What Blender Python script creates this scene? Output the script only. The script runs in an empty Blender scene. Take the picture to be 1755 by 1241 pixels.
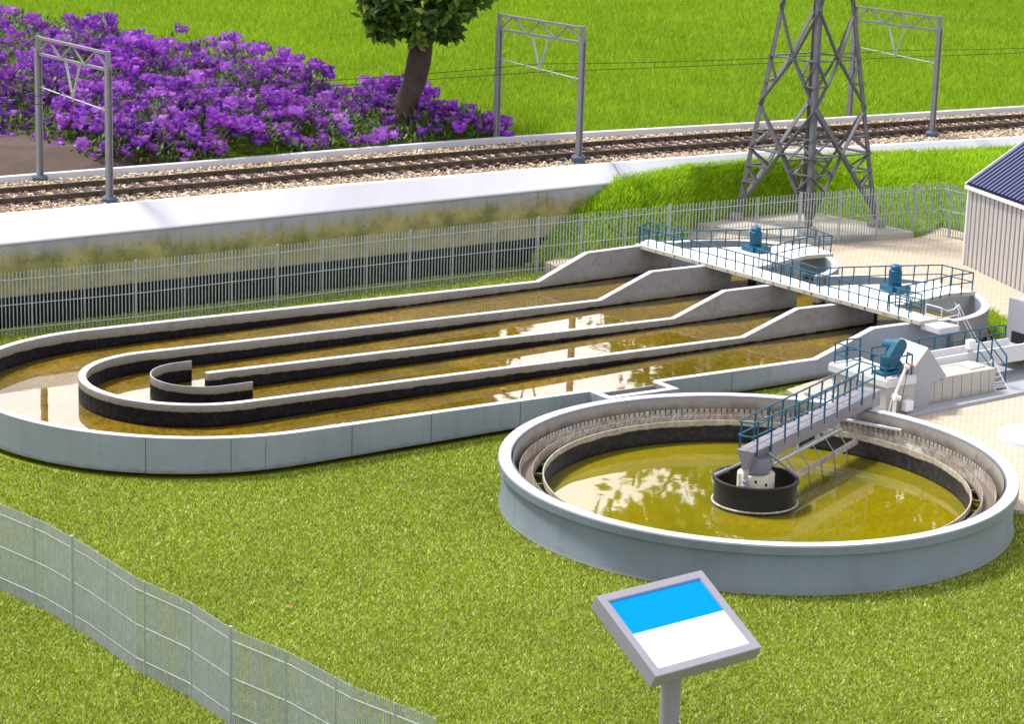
import bpy, bmesh, math, random
import numpy as np
from mathutils import Vector, Matrix
random.seed(4); RNG = np.random.default_rng(7)
PI = math.pi
C = bpy.context.scene.collection
SC = bpy.context.scene

# ------------------------------------------------------------------ camera
PITCH, ROLL, CAMZ = 0.2583, 0.0313, 1.8
cam = bpy.data.cameras.new("camera"); camo = bpy.data.objects.new("camera", cam); C.objects.link(camo)
_F = Vector((0, math.cos(PITCH), -math.sin(PITCH))); _R = Vector((1, 0, 0)); _U = Vector((0, math.sin(PITCH), math.cos(PITCH)))
_c, _s = math.cos(ROLL), math.sin(ROLL)
rr = _c*_R + _s*_U; uu = -_s*_R + _c*_U
camo.matrix_world = Matrix(((rr.x, uu.x, -_F.x, 0), (rr.y, uu.y, -_F.y, 0), (rr.z, uu.z, -_F.z, CAMZ), (0, 0, 0, 1)))
cam.sensor_width = 36; cam.lens = 4303/1755*36; cam.clip_start = 0.05; cam.clip_end = 500
cam.dof.use_dof = True; cam.dof.focus_distance = 6.2; cam.dof.aperture_fstop = 16
SC.camera = camo
# ------------------------------------------------------------------ sky and sun
SUN = Vector((-0.62, 0.34, 1.25)).normalized()
EL = math.asin(SUN.z); AZ = math.atan2(SUN.x, SUN.y)
w = bpy.data.worlds.new("World"); SC.world = w; w.use_nodes = True
nt = w.node_tree; nt.nodes.clear()
out = nt.nodes.new("ShaderNodeOutputWorld"); bg = nt.nodes.new("ShaderNodeBackground"); bg.inputs[1].default_value = 0.092
sky = nt.nodes.new("ShaderNodeTexSky"); sky.sky_type = 'NISHITA'; sky.sun_disc = False
sky.sun_elevation = EL; sky.sun_rotation = AZ; sky.altitude = 10; sky.dust_density = 1.5
tc = nt.nodes.new("ShaderNodeTexCoord"); mp = nt.nodes.new("ShaderNodeMapping"); mp.inputs['Scale'].default_value = (1, 1, 2.6)
no = nt.nodes.new("ShaderNodeTexNoise"); no.inputs['Scale'].default_value = 1.6; no.inputs['Detail'].default_value = 6
cr = nt.nodes.new("ShaderNodeValToRGB"); cr.color_ramp.elements[0].position = .36; cr.color_ramp.elements[1].position = .56
mx = nt.nodes.new("ShaderNodeMixRGB"); 
sx_ = nt.nodes.new('ShaderNodeSeparateXYZ'); cz = nt.nodes.new('ShaderNodeValToRGB'); ce = cz.color_ramp.elements; ce[0].position = .0; ce[0].color = (27, 25, 25.6, 1); ce[1].position = .28; ce[1].color = (14, 14, 15, 1)
L = nt.links.new
L(tc.outputs['Generated'], mp.inputs[0]); L(mp.outputs[0], no.inputs[0]); L(no.outputs[0], cr.inputs[0]); L(cr.outputs[0], mx.inputs[0])
L(tc.outputs['Generated'], sx_.inputs[0]); yb = nt.nodes.new('ShaderNodeMath'); yb.operation = 'MULTIPLY_ADD'; yb.inputs[1].default_value = -.45; L(sx_.outputs[1], yb.inputs[0]); L(sx_.outputs[2], yb.inputs[2]); L(yb.outputs[0], cz.inputs[0]); L(cz.outputs[0], mx.inputs[2]); L(sky.outputs[0], mx.inputs[1]); L(mx.outputs[0], bg.inputs[0]); L(bg.outputs[0], out.inputs[0])
sl = bpy.data.lights.new("sun", 'SUN'); sl.energy = 4.6; sl.angle = math.radians(9); sl.color = (1, .955, .88)
so = bpy.data.objects.new("sun", sl); C.objects.link(so); so.rotation_euler = (-SUN).to_track_quat('-Z', 'Y').to_euler(); so.location = (-4, 6, 8)
SC.view_settings.view_transform = 'Standard'; SC.view_settings.look = 'None'; SC.view_settings.gamma = 1
SC.view_settings.exposure = 0.3
SC.cycles.max_bounces = 7; SC.cycles.transparent_max_bounces = 12

# ------------------------------------------------------------------ helpers
def put(name, o):
    C.objects.link(o); return o
def tag(o, label=None, cat=None, group=None, kind=None):
    if label: o['label'] = label
    if cat: o['category'] = cat
    if group: o['group'] = group
    if kind: o['kind'] = kind
    return o
def thing(name, loc, label, cat, group=None):
    o = bpy.data.objects.new(name, None); C.objects.link(o); o.location = loc; o.empty_display_size = .05
    return tag(o, label, cat, group)
def wloc(o):
    v = Vector((0, 0, 0))
    while o is not None: v += o.location; o = o.parent
    return v
class MB:
    def __init__(s): s.v = []; s.f = []; s.m = []; s.mi = 0
    def quad(s, *p):
        n = len(s.v); s.v += [tuple(q) for q in p]; s.f.append(tuple(range(n, n+len(p)))); s.m.append(s.mi); return s
    def solid(s, vs, fs):
        n = len(s.v); s.v += [tuple(q) for q in vs]
        for f in fs: s.f.append(tuple(n+i for i in f)); s.m.append(s.mi)
        return s
    def hexa(s, b, t):   # 4 bottom pts (ccw), 4 top pts
        return s.solid(list(b)+list(t), [(3, 2, 1, 0), (4, 5, 6, 7), (0, 1, 5, 4), (1, 2, 6, 5), (2, 3, 7, 6), (3, 0, 4, 7)])
    def prism(s, poly, z0, z1):  # poly of xy, ccw ; z1 may be list
        n = len(poly)
        zz = z1 if isinstance(z1, (list, tuple)) else [z1]*n
        vs = [(p[0], p[1], z0) for p in poly]+[(p[0], p[1], zz[i]) for i, p in enumerate(poly)]
        return s.solid(vs, [tuple(range(n-1, -1, -1)), tuple(range(n, 2*n))]+[(i, (i+1) % n, n+(i+1) % n, n+i) for i in range(n)])
    def bar(s, a, b, wd, ht=None, up=(0, 0, 1)):
        a = Vector(a); b = Vector(b); d = (b-a).normalized(); up = Vector(up)
        if abs(d.dot(up)) > .99: up = Vector((0.8, -.6, 0))
        x = d.cross(up).normalized(); y = x.cross(d); ht = ht or wd
        x *= wd/2; y *= ht/2
        return s.solid([a-x-y, a+x-y, a+x+y, a-x+y, b-x-y, b+x-y, b+x+y, b-x+y],
                       [(0, 1, 2, 3), (7, 6, 5, 4), (1, 0, 4, 5), (2, 1, 5, 6), (3, 2, 6, 7), (0, 3, 7, 4)])
    def tube(s, pts, r, n=8, caps=True):
        pts = [Vector(p) for p in pts]; rs = r if isinstance(r, (list, tuple)) else [r]*len(pts)
        base = len(s.v); px = None
        for i, p in enumerate(pts):
            d = (pts[min(i+1, len(pts)-1)]-pts[max(i-1, 0)]).normalized()
            if px is None:
                u = Vector((0, 0, 1)) if abs(d.z) < .9 else Vector((1, 0, 0)); px = d.cross(u).normalized()
            px = (px-d*px.dot(d)).normalized(); py = d.cross(px)
            for k in range(n):
                a = 2*PI*k/n; s.v.append(tuple(p+(px*math.cos(a)+py*math.sin(a))*rs[i]))
        for i in range(len(pts)-1):
            for k in range(n):
                a = base+i*n+k; b = base+i*n+(k+1) % n; s.f.append((a, a+n, b+n, b)); s.m.append(s.mi)
        if caps:
            s.f.append(tuple(base+k for k in range(n))); s.m.append(s.mi)
            s.f.append(tuple(base+(len(pts)-1)*n+k for k in range(n-1, -1, -1))); s.m.append(s.mi)
        return s
    def revolve(s, c, prof, n=64, closed=True, fn=None):
        base = len(s.v); m = len(prof)
        for k in range(n):
            a = 2*PI*k/n
            for (r, z) in prof:
                s.v.append((c[0]+r*math.cos(a), c[1]+r*math.sin(a), z))
        for k in range(n):
            for i in range(m if closed else m-1):
                j = (i+1) % m; k2 = (k+1) % n
                s.f.append((base+k*m+i, base+k2*m+i, base+k2*m+j, base+k*m+j)); s.m.append(s.mi)
        return s
    def wall(s, path, th, z0, sides=(0, 0, 0), closed=False, cap=True):
        """path of (x,y,ztop); sides = material slots (left, right, top)"""
        n = len(path); P = [Vector((p[0], p[1])) for p in path]; Lp = []; Rp = []
        for i in range(n):
            a = P[(i-1) % n] if (closed or i > 0) else P[i]; b = P[(i+1) % n] if (closed or i < n-1) else P[i]
            d1 = (P[i]-a); d2 = (b-P[i])
            if d1.length < 1e-9: d1 = d2
            if d2.length < 1e-9: d2 = d1
            d1 = d1.normalized(); d2 = d2.normalized(); t = (d1+d2).normalized(); nn = Vector((-t.y, t.x))
            k = 1/max(.35, nn.dot(Vector((-d1.y, d1.x))))
            Lp.append(P[i]+nn*th/2*k); Rp.append(P[i]-nn*th/2*k)
        base = len(s.v)
        for i in range(n):
            z = path[i][2]; zb = z0(i) if callable(z0) else z0
            s.v += [(Lp[i].x, Lp[i].y, zb), (Lp[i].x, Lp[i].y, z), (Rp[i].x, Rp[i].y, z), (Rp[i].x, Rp[i].y, zb)]
        for i in range(n if closed else n-1):
            a = base+4*i; b = base+4*((i+1) % n)
            for (q, m) in (((a, a+1, b+1, b), sides[0]), ((a+1, a+2, b+2, b+1), sides[2]), ((a+2, a+3, b+3, b+2), sides[1]), ((a+3, a, b, b+3), sides[1])):
                s.f.append(q); s.m.append(m)
        if not closed and cap:
            s.f.append((base+3, base+2, base+1, base)); s.m.append(sides[0])
            e = base+4*(n-1); s.f.append((e, e+1, e+2, e+3)); s.m.append(sides[0])
        return s
    def build(s, name, mats, parent=None, bevel=0, smooth=False, origin=None):
        if not isinstance(mats, (list, tuple)): mats = [mats]
        V = np.array(s.v, dtype=float)
        if parent is not None: o0 = wloc(parent)
        elif origin is not None: o0 = Vector(origin)
        else: o0 = Vector(((V[:, 0].min()+V[:, 0].max())/2, (V[:, 1].min()+V[:, 1].max())/2, V[:, 2].min()))
        if parent is not None:
            pass
        me = bpy.data.meshes.new(name); me.from_pydata((V-np.array(o0)).tolist(), [], s.f)
        for m in mats: me.materials.append(m)
        me.polygons.foreach_set('material_index', s.m)
        bm = bmesh.new(); bm.from_mesh(me); bmesh.ops.recalc_face_normals(bm, faces=bm.faces); bm.to_mesh(me); bm.free()
        if smooth:
            me.polygons.foreach_set('use_smooth', [True]*len(me.polygons)); me.set_sharp_from_angle(angle=math.radians(35))
        o = bpy.data.objects.new(name, me); C.objects.link(o)
        if parent is not None: o.parent = parent
        else: o.location = o0
        if bevel:
            b = o.modifiers.new('bevel', 'BEVEL'); b.width = bevel; b.segments = 2; b.limit_method = 'ANGLE'; b.angle_limit = math.radians(40)
        return o
def arc(cx, cy, r, a0, a1, n, z=None):
    return [(cx+r*math.cos(math.radians(a0+(a1-a0)*i/n)), cy+r*math.sin(math.radians(a0+(a1-a0)*i/n))) for i in range(n+1)]
def npmesh(name, V, F, mats, col=None, midx=None, origin=None):
    """fast mesh from numpy arrays (faces all same size)"""
    o0 = np.array(origin if origin is not None else (0, 0, 0), dtype=float)
    me = bpy.data.meshes.new(name); k = F.shape[1]
    me.vertices.add(len(V)); me.vertices.foreach_set('co', (V-o0).astype(np.float32).ravel())
    me.loops.add(F.size); me.loops.foreach_set('vertex_index', F.astype(np.int32).ravel())
    me.polygons.add(len(F)); me.polygons.foreach_set('loop_start', (np.arange(len(F))*k).astype(np.int32))
    me.polygons.foreach_set('loop_total', np.full(len(F), k, dtype=np.int32))
    for m in (mats if isinstance(mats, (list, tuple)) else [mats]): me.materials.append(m)
    if midx is not None: me.polygons.foreach_set('material_index', midx.astype(np.int32))
    if col is not None:
        at = me.color_attributes.new('tint', 'FLOAT_COLOR', 'POINT')
        c4 = np.ones((len(V), 4), dtype=np.float32); c4[:, :3] = col; at.data.foreach_set('color', c4.ravel())
    me.update(calc_edges=True); me.validate()
    o = bpy.data.objects.new(name, me); C.objects.link(o); o.location = o0
    return o

# tank frame: s along the channels, t across (towards the railway)
AA = math.radians(35.74); AX = (math.cos(AA), math.sin(AA)); NX = (-AX[1], AX[0]); OO = (-1.3, 5.9)
def G(s, t, z=None):
    x = OO[0]+s*AX[0]+t*NX[0]; y = OO[1]+s*AX[1]+t*NX[1]
    return (x, y) if z is None else (x, y, z)
def inv(x, y):
    dx = x-OO[0]; dy = y-OO[1]; return dx*AX[0]+dy*AX[1], dx*NX[0]+dy*NX[1]

# ------------------------------------------------------------------ materials
class NT:
    def __init__(s, name):
        s.m = bpy.data.materials.new(name); s.m.use_nodes = True; s.t = s.m.node_tree; s.t.nodes.clear()
        s.out = s.t.nodes.new('ShaderNodeOutputMaterial'); s.b = s.t.nodes.new('ShaderNodeBsdfPrincipled')
        s.t.links.new(s.b.outputs[0], s.out.inputs[0]); s.geo = s.t.nodes.new('ShaderNodeNewGeometry'); s.pos = s.geo.outputs['Position']
    def n(s, ty, **k):
        x = s.t.nodes.new('ShaderNode'+ty)
        for a, b in k.items(): setattr(x, a, b)
        return x
    def l(s, a, b): s.t.links.new(a, b)
    def noise(s, scale, detail=4, rough=.55, vec=None, dist=0):
        x = s.n('TexNoise'); x.inputs['Scale'].default_value = scale; x.inputs['Detail'].default_value = detail; x.inputs['Roughness'].default_value = rough; x.inputs['Distortion'].default_value = dist
        s.l(vec or s.pos, x.inputs['Vector']); return x.outputs[0]
    def ramp(s, src, stops):
        x = s.n('ValToRGB'); e = x.color_ramp.elements
        while len(e) < len(stops): e.new(.5)
        for i, (p, c) in enumerate(stops):
            e[i].position = p; e[i].color = (*(c if isinstance(c, (tuple, list)) else (c, c, c)), 1)
        s.l(src, x.inputs[0]); return x.outputs[0]
    def mix(s, fac, a, b, mode='MIX'):
        x = s.n('MixRGB', blend_type=mode)
        for i, v in ((0, fac), (1, a), (2, b)):
            if isinstance(v, (int, float)): x.inputs[i].default_value = v if i == 0 else (v, v, v, 1)
            elif isinstance(v, (tuple, list)): x.inputs[i].default_value = (*v, 1)
            else: s.l(v, x.inputs[i])
        return x.outputs[0]
    def math(s, op, a, b=0, clamp=False):
        x = s.n('Math', operation=op, use_clamp=clamp)
        for i, v in ((0, a), (1, b)):
            if isinstance(v, (int, float)): x.inputs[i].default_value = v
            else: s.l(v, x.inputs[i])
        return x.outputs[0]
    def z(s):
        x = s.n('SeparateXYZ'); s.l(s.pos, x.inputs[0]); return x.outputs
    def mapping(s, scale, rot=(0, 0, 0)):
        x = s.n('Mapping'); x.inputs['Scale'].default_value = scale; x.inputs['Rotation'].default_value = rot; s.l(s.pos, x.inputs[0]); return x.outputs[0]
    def color(s, c):
        if isinstance(c, (tuple, list)): s.b.inputs['Base Color'].default_value = (*c, 1)
        else: s.l(c, s.b.inputs['Base Color'])
    def set(s, rough=.7, metal=0, spec=.4):
        s.b.inputs['Roughness'].default_value = rough; s.b.inputs['Metallic'].default_value = metal; s.b.inputs['Specular IOR Level'].default_value = spec
    def bump(s, h, strength=.3, dist=.002):
        x = s.n('Bump'); x.inputs['Strength'].default_value = strength; x.inputs['Distance'].default_value = dist
        s.l(h, x.inputs['Height']); s.l(x.outputs[0], s.b.inputs['Normal']); return x

def concrete(name, base, dark=.75, stain=(.16, .13, .07), amt=.35, rough=.75, scale=6, grime=None, drips=True):
    m = NT(name); n1 = m.noise(scale, 6, .6); n2 = m.noise(scale*9, 5, .6)
    c = m.mix(m.ramp(n1, [(.3, 0), (.7, 1)]), tuple(b*dark for b in base), base)
    c = m.mix(m.ramp(n2, [(.35, .0), (.75, .35)]), c, tuple(b*.8 for b in base))
    if drips:
        dv = m.mapping((26, 26, 2.2)); dr = m.ramp(m.noise(1.0, 5, .65, dv), [(.52, 0), (.74, 1)])
        c = m.mix(m.math('MULTIPLY', dr, amt), c, stain)
    sp = m.ramp(m.noise(scale*45, 2), [(.69, 0), (.75, 1)]); c = m.mix(m.math('MULTIPLY', sp, .55), c, (.12, .11, .09))
    if grime is not None:   # (z0, z1, colour): weathering that creeps up from below with a ragged edge
        z0, z1, gc = grime; zz = m.z()[2]; jig = m.math('MULTIPLY', m.math('SUBTRACT', m.noise(30, 5), .5), (z1-z0)*1.6)
        g = m.ramp(m.math('DIVIDE', m.math('SUBTRACT', m.math('ADD', zz, jig), z0), z1-z0), [(0, 1), (1, 0)])
        c = m.mix(m.math('MULTIPLY', g, .8), c, gc)
    m.color(c); m.set(rough); m.bump(m.math('ADD', n2, m.math('MULTIPLY', n1, .5)), .35, .0015); return m
def simple(name, col, rough=.5, metal=0, var=.2, scale=40, bump=.15):
    m = NT(name); n1 = m.noise(scale, 4); c = m.mix(m.ramp(n1, [(.35, 0), (.7, 1)]), tuple(b*(1-var) for b in col), col)
    m.color(c); m.set(rough, metal); m.bump(n1, bump, .0006); return m.m
M = {}
M['tank_out'] = concrete('painted_concrete', (.29, .325, .385), .7, (.15, .165, .16), .38, .6, 4, grime=(.012, .024, (.13, .14, .09))).m  # blue-grey tone puts the shade on the sun-averted wall sides into the colour
M['clar_out'] = concrete('blue_grey_concrete', (.20, .24, .30), .68, (.11, .13, .14), .4, .55, 3.5, grime=(.002, .018, (.14, .16, .10))).m  # darker and bluer: shade on the round wall is put into its colour
M['tank_top'] = concrete('rim_concrete', (.60, .61, .64), .8, (.4, .38, .33), .3, .6, 14, drips=False).m
M['clar_in'] = concrete('inner_concrete', (.33, .31, .275), .8, (.22, .16, .09), .5, .8, 5, grime=(.075, .100, (.10, .075, .05))).m
M['white_conc'] = concrete('white_concrete', (.60, .60, .62), .88, (.5, .5, .42), .3, .6, 5).m
M['house_conc'] = concrete('house_concrete', (.43, .41, .38), .85, (.36, .32, .25), .4, .7, 8, grime=(.015, .04, (.2, .21, .08))).m
M['grey_conc'] = concrete('grey_concrete', (.34, .35, .39), .85, (.24, .23, .2), .3, .7, 9).m
M['pad_conc'] = concrete('pad_concrete', (.45, .42, .36), .8, (.3, .25, .18), .3, .85, 7).m
def banded(name, base):
    """channel wall: pale concrete above, tarry algae band near the water line, whose edge wanders"""
    m = NT(name); n1 = m.noise(7, 6); n2 = m.noise(60, 5)
    c = m.mix(m.ramp(n1, [(.3, 0), (.7, 1)]), tuple(b*.8 for b in base), base)
    c = m.mix(m.ramp(n2, [(.3, .0), (.8, .5)]), c, tuple(b*.6 for b in base))
    x = m.z(); sx = m.math('ADD', m.math('MULTIPLY', x[0], AX[0]), m.math('MULTIPLY', x[1], AX[1]))
    s = m.math('SUBTRACT', sx, OO[0]*AX[0]+OO[1]*AX[1])
    sy = m.math('ADD', m.math('MULTIPLY', x[0], NX[0]), m.math('MULTIPLY', x[1], NX[1])); t = m.math('SUBTRACT', sy, OO[0]*NX[0]+OO[1]*NX[1])
    lim = m.math('ADD', m.math('MULTIPLY', s, -.0198), .0868); lim = m.math('SUBTRACT', lim, m.math('MULTIPLY', m.math('MAXIMUM', m.math('ADD', t, .1), 0), .012)); lim = m.math('MAXIMUM', lim, .0475)
    jig = m.math('MULTIPLY', m.math('SUBTRACT', m.noise(22, 5, .7), .5), .011)
    d = m.math('SUBTRACT', m.math('ADD', x[2], jig), lim)
    above = m.ramp(m.math('DIVIDE', m.math('ADD', d, .0), .022), [(0, 1), (1, 0)])
    c = m.mix(m.math('MULTIPLY', above, .7), c, (.16, .12, .055)); c = m.mix(m.math('MULTIPLY', m.ramp(m.noise(38, 6, .75), [(.52, 0), (.68, 1)]), .45), c, (.15, .125, .08)); c = m.mix(m.ramp(m.noise(160, 2), [(.68, 0), (.72, .8)]), c, (.05, .045, .03))
    blk = m.ramp(m.math('MULTIPLY', d, 400), [(.0, 1), (1, 0)])
    m.b.inputs['Specular IOR Level'].default_value = .15
    c = m.mix(blk, c, m.mix(m.ramp(n2, [(.5, 0), (.75, 1)]), (.004, .0035, .006), (.018, .016, .02)))
    m.color(c); m.l(m.mix(blk, .8, .5), m.b.inputs['Roughness']); m.bump(n2, .6, .003); return m.m
M['band'] = banded('channel_wall_concrete', (.31, .305, .305))
def basin_band():
    m = NT('baffle_concrete'); n1 = m.noise(9, 5); n2 = m.noise(70, 5); x = m.z()
    c = m.mix(m.ramp(n1, [(.3, 0), (.7, 1)]), (.33, .28, .22), (.5, .45, .38)); c = m.mix(m.ramp(n2, [(.4, 0), (.7, .6)]), c, (.2, .15, .1))
    jig = m.math('MULTIPLY', m.math('SUBTRACT', m.noise(14, 5, .7), .5), .016)
    blk = m.ramp(m.math('MULTIPLY', m.math('SUBTRACT', m.math('ADD', x[2], jig), .0555), 350), [(0, 1), (1, 0)])
    c = m.mix(blk, c, m.mix(m.ramp(n2, [(.45, 0), (.7, 1)]), (.005, .005, .007), (.028, .025, .03)))
    m.color(c); m.set(.6); m.bump(n2, .5, .002); return m.m
M['baffle'] = basin_band()
M['steel_sheet'] = simple('galvanised_sheet', (.38, .39, .42), .5, .5)
M['galv'] = simple('galvanised_steel', (.55, .57, .58), .45, .6, .15, 60)
M['fence'] = simple('fence_steel', (.42, .46, .47), .5, .35, .2, 80)
M['mast'] = simple('mast_steel', (.24, .23, .26), .55, .1, .15, 30)
M['pylon'] = simple('pylon_steel', (.13, .13, .145), .7, .0, .25, 30)
M['foot'] = simple('foot_paint', (.07, .10, .15), .5)
M['teal'] = simple('teal_paint', (.0, .085, .15), .4, 0, .2, 50)
M['teal2'] = simple('teal_machine_paint', (.0, .09, .165), .4, 0, .15, 30)
M['bridge_grey'] = simple('bridge_paint', (.215, .21, .25), .5, 0, .12, 20)
M['black'] = simple('black_plastic', (.006, .006, .007), .5, 0, .3, 60, .4)
M['tarp'] = simple('black_sheet', (.003, .004, .007), .95, 0, .3, 20, .3)
M['cream'] = simple('cream_paint', (.66, .6, .47), .6, 0, .1)
M['white'] = simple('white_paint', (.72, .72, .73), .5, 0, .08)
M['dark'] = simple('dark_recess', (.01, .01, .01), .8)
M['rust'] = simple('orange_rope', (.5, .16, .05), .8)
M['sleeper'] = simple('sleeper_brown', (.055, .02, .025), .7, 0, .3, 50)
M['soil'] = concrete('soil', (.12, .085, .055), .5, (.05, .04, .03), .2, 1, 12, drips=False).m
M['rock'] = concrete('rock', (.085, .058, .045), .6, (.3, .27, .22), .2, .95, 9, drips=False).m
M['rust_light'] = simple('light_grey_metal', (.5, .5, .52), .4, .4)
M['sign_frame'] = simple('sign_frame_paint', (.26, .255, .30), .5, 0, .05)
M['sign_blue'] = simple('sign_blue', (.0, .235, .80), .6, 0, .02)
M['sign_white'] = simple('sign_white', (.93, .93, .93), .5, 0, .02)
for k_ in ('sign_blue', 'sign_white'):
    for n_ in M[k_].node_tree.nodes:
        if n_.type == 'BSDF_PRINCIPLED': n_.inputs['Roughness'].default_value = .9; n_.inputs['Specular IOR Level'].default_value = .05
M['leafdead'] = simple('dead_leaf', (.35, .16, .08), .8)
def railmat():
    m = NT('rail_steel'); x = m.z(); n = m.noise(40); c = m.mix(n, (.10, .085, .045), (.045, .04, .03)); m.color(c); m.set(.5, .3); return m.m
M['rail'] = railmat()
def parapet():
    m = NT('white_parapet'); n = m.noise(3, 6); n2 = m.noise(60, 4); dv = m.mapping((10, 10, 1.5))
    c = m.mix(m.ramp(n, [(.3, 0), (.75, 1)]), (.50, .50, .55), (.60, .60, .65)); c = m.mix(m.ramp(m.noise(1, 5, .6, dv), [(.6, 0), (.8, .4)]), c, (.5, .5, .48))
    m.color(c); m.set(.6); m.bump(n2, .15, .001); return m.m
M['parapet'] = parapet()
def algae_wall():
    m = NT('algae_wall'); x = m.z(); n = m.noise(5, 6); dv = m.mapping((34, 34, 4.5)); st = m.noise(1, 6, .7, dv); n3 = m.noise(90, 3)
    base = m.mix(m.ramp(n, [(.3, 0), (.7, 1)]), (.27, .265, .29), (.36, .355, .375))
    alg = m.mix(m.ramp(m.noise(16, 5), [(.35, 0), (.65, 1)]), (.15, .145, .022), (.36, .32, .10))
    lim = m.math('ADD', m.math('MULTIPLY', m.math('SUBTRACT', st, .5), .12), m.math('MULTIPLY', m.math('SUBTRACT', m.noise(2.5, 3), .5), .07))
    k = m.ramp(m.math('MULTIPLY', m.math('SUBTRACT', .238, m.math('ADD', x[2], lim)), 22), [(0, 0), (1, 1)])
    c = m.mix(m.math('MULTIPLY', k, .9), base, alg)
    low = m.ramp(m.math('MULTIPLY', m.math('SUBTRACT', .15, m.math('ADD', x[2], m.math('MULTIPLY', lim, .4))), 22), [(0, 0), (1, 1)])
    c = m.mix(m.math('MULTIPLY', low, .5), c, (.40, .33, .22))
    sp = m.ramp(m.noise(1, 3, .6, m.mapping((160, 160, 70))), [(.62, 0), (.68, 1)]); c = m.mix(m.math('MULTIPLY', sp, m.math('MULTIPLY', k, .85)), c, (.06, .06, .012))
    m.color(c); m.set(.85); m.bump(n3, .3, .002); return m.m
M['algae'] = algae_wall()
def paving():
    m = NT('brick_paving'); br = m.n('TexBrick'); v = m.mapping((1, 1, 1), (0, 0, math.radians(-35))); m.l(v, br.inputs[0])
    br.inputs['Scale'].default_value = 1; br.inputs['Brick Width'].default_value = .022; br.inputs['Row Height'].default_value = .0105; br.inputs['Mortar Size'].default_value = .0011; br.inputs['Mortar Smooth'].default_value = .3
    br.inputs['Color1'].default_value = (.55, .49, .40, 1); br.inputs['Color2'].default_value = (.47, .41, .33, 1); br.inputs['Mortar'].default_value = (.24, .18, .11, 1)
    n = m.noise(4, 6); n2 = m.noise(120, 3)
    c = m.mix(m.ramp(n, [(.4, 0), (.75, .6)]), br.outputs[0], (.42, .36, .28), 'MIX')
    c = m.mix(m.ramp(n2, [(.3, .5), (.6, 0)]), c, (.36, .27, .17))
    m.color(c); m.set(.85); m.bump(m.math('SUBTRACT', m.math('MULTIPLY', n2, .4), br.outputs['Fac']), .6, .002); return m.m
M['paving'] = paving()
def groundmat(name, a, b, sc=60):
    m = NT(name); n = m.noise(sc, 5, .7); n2 = m.noise(1.5, 4)
    c = m.mix(m.ramp(n, [(.3, 0), (.7, 1)]), a, b); c = m.mix(m.ramp(n2, [(.35, .35), (.65, 0)]), c, a); m.color(c); m.set(.95, 0, .1); m.bump(n, .6, .004); return m.m
M['turf'] = groundmat('artificial_turf', (.12, .16, .008), (.26, .31, .015), 260)
M['lawn'] = groundmat('lawn', (.06, .12, .003), (.13, .24, .004), 40)
M['ballast'] = groundmat('ballast_bed', (.12, .08, .05), (.3, .22, .14), 160)
def tinted(name, rough=.5, trans=.35, spec=.3):
    m = NT(name); a = m.n('VertexColor', layer_name='tint'); m.color(a.outputs[0]); m.set(rough, 0, spec)
    if trans:
        t = m.n('BsdfTranslucent'); m.l(a.outputs[0], t.inputs[0]); mi = m.n('MixShader'); mi.inputs[0].default_value = trans
        m.l(m.b.outputs[0], mi.inputs[1]); m.l(t.outputs[0], mi.inputs[2]); m.l(mi.outputs[0], m.out.inputs[0])
    return m.m
M['blade'] = tinted('grass_blade', .5, .35); M['turfblade'] = tinted('turf_fibre', .45, .25, .4); M['leaf'] = tinted('leaf', .45, .35); M['petal'] = tinted('petal', .9, .3, .05); M['stone'] = tinted('stone', .85, 0, .2)
M['bark'] = concrete('bark', (.07, .045, .035), .5, (.03, .02, .015), .5, .95, 30).m
def watermat(name, tint, bs=55, bst=.06, ior=1.5):
    m = NT(name); tr = m.n('BsdfTransparent'); tr.inputs[0].default_value = (*tint, 1); gl = m.n('BsdfGlossy'); gl.inputs['Roughness'].default_value = .015; gl.inputs[0].default_value = (1, 1, 1, 1)
    n = m.math('ADD', m.noise(bs*.35, 2), m.math('MULTIPLY', m.noise(bs, 3), .35)); b = m.n('Bump'); b.inputs['Strength'].default_value = bst; b.inputs['Distance'].default_value = .004; m.l(n, b.inputs['Height']); m.l(b.outputs[0], gl.inputs['Normal'])
    fr = m.n('Fresnel'); fr.inputs[0].default_value = ior; m.l(b.outputs[0], fr.inputs['Normal']); mi = m.n('MixShader')
    f2 = m.math('MULTIPLY', fr.outputs[0], 1.15, True)
    m.l(f2, mi.inputs[0]); m.l(tr.outputs[0], mi.inputs[1]); m.l(gl.outputs[0], mi.inputs[2]); m.l(mi.outputs[0], m.out.inputs[0]); m.t.nodes.remove(m.b); return m.m
M['water'] = watermat('water', (.93, .88, .70), 22, .035); M['water2'] = watermat('clarifier_water', (.93, .9, .6), 20, .035)
def sludge(name, a, b, c0):
    m = NT(name); n = m.noise(2.6, 7, .6, dist=1.0); n2 = m.noise(1, 5, .65, m.mapping((90, 40, 60), (0, 0, -AA)))
    c = m.mix(m.ramp(n, [(.32, 0), (.66, 1)]), a, b); c = m.mix(m.ramp(n2, [(.4, .7), (.55, 0)]), c, c0); m.color(c); m.set(.9, 0, .1); m.bump(n2, .4, .003); return m.m
M['sludge'] = sludge('channel_sludge', (.14, .115, .012), (.31, .215, .013), (.10, .075, .008)); M['sludge2'] = sludge('basin_sludge', (.17, .17, .006), (.30, .255, .005), (.20, .19, .006))
def corr(name, col, fac):
    m = NT(name); n = m.noise(12); m.color(m.mix(n, tuple(c*.9 for c in col), col)); m.set(.45 if fac else .33, .3 if fac else 0, .5); return m.m
M['shed_wall'] = corr('corrugated_wall', (.55, .53, .53), 1); M['shed_roof'] = corr('corrugated_roof', (.055, .065, .16), 0)

exec_parts = []
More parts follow.
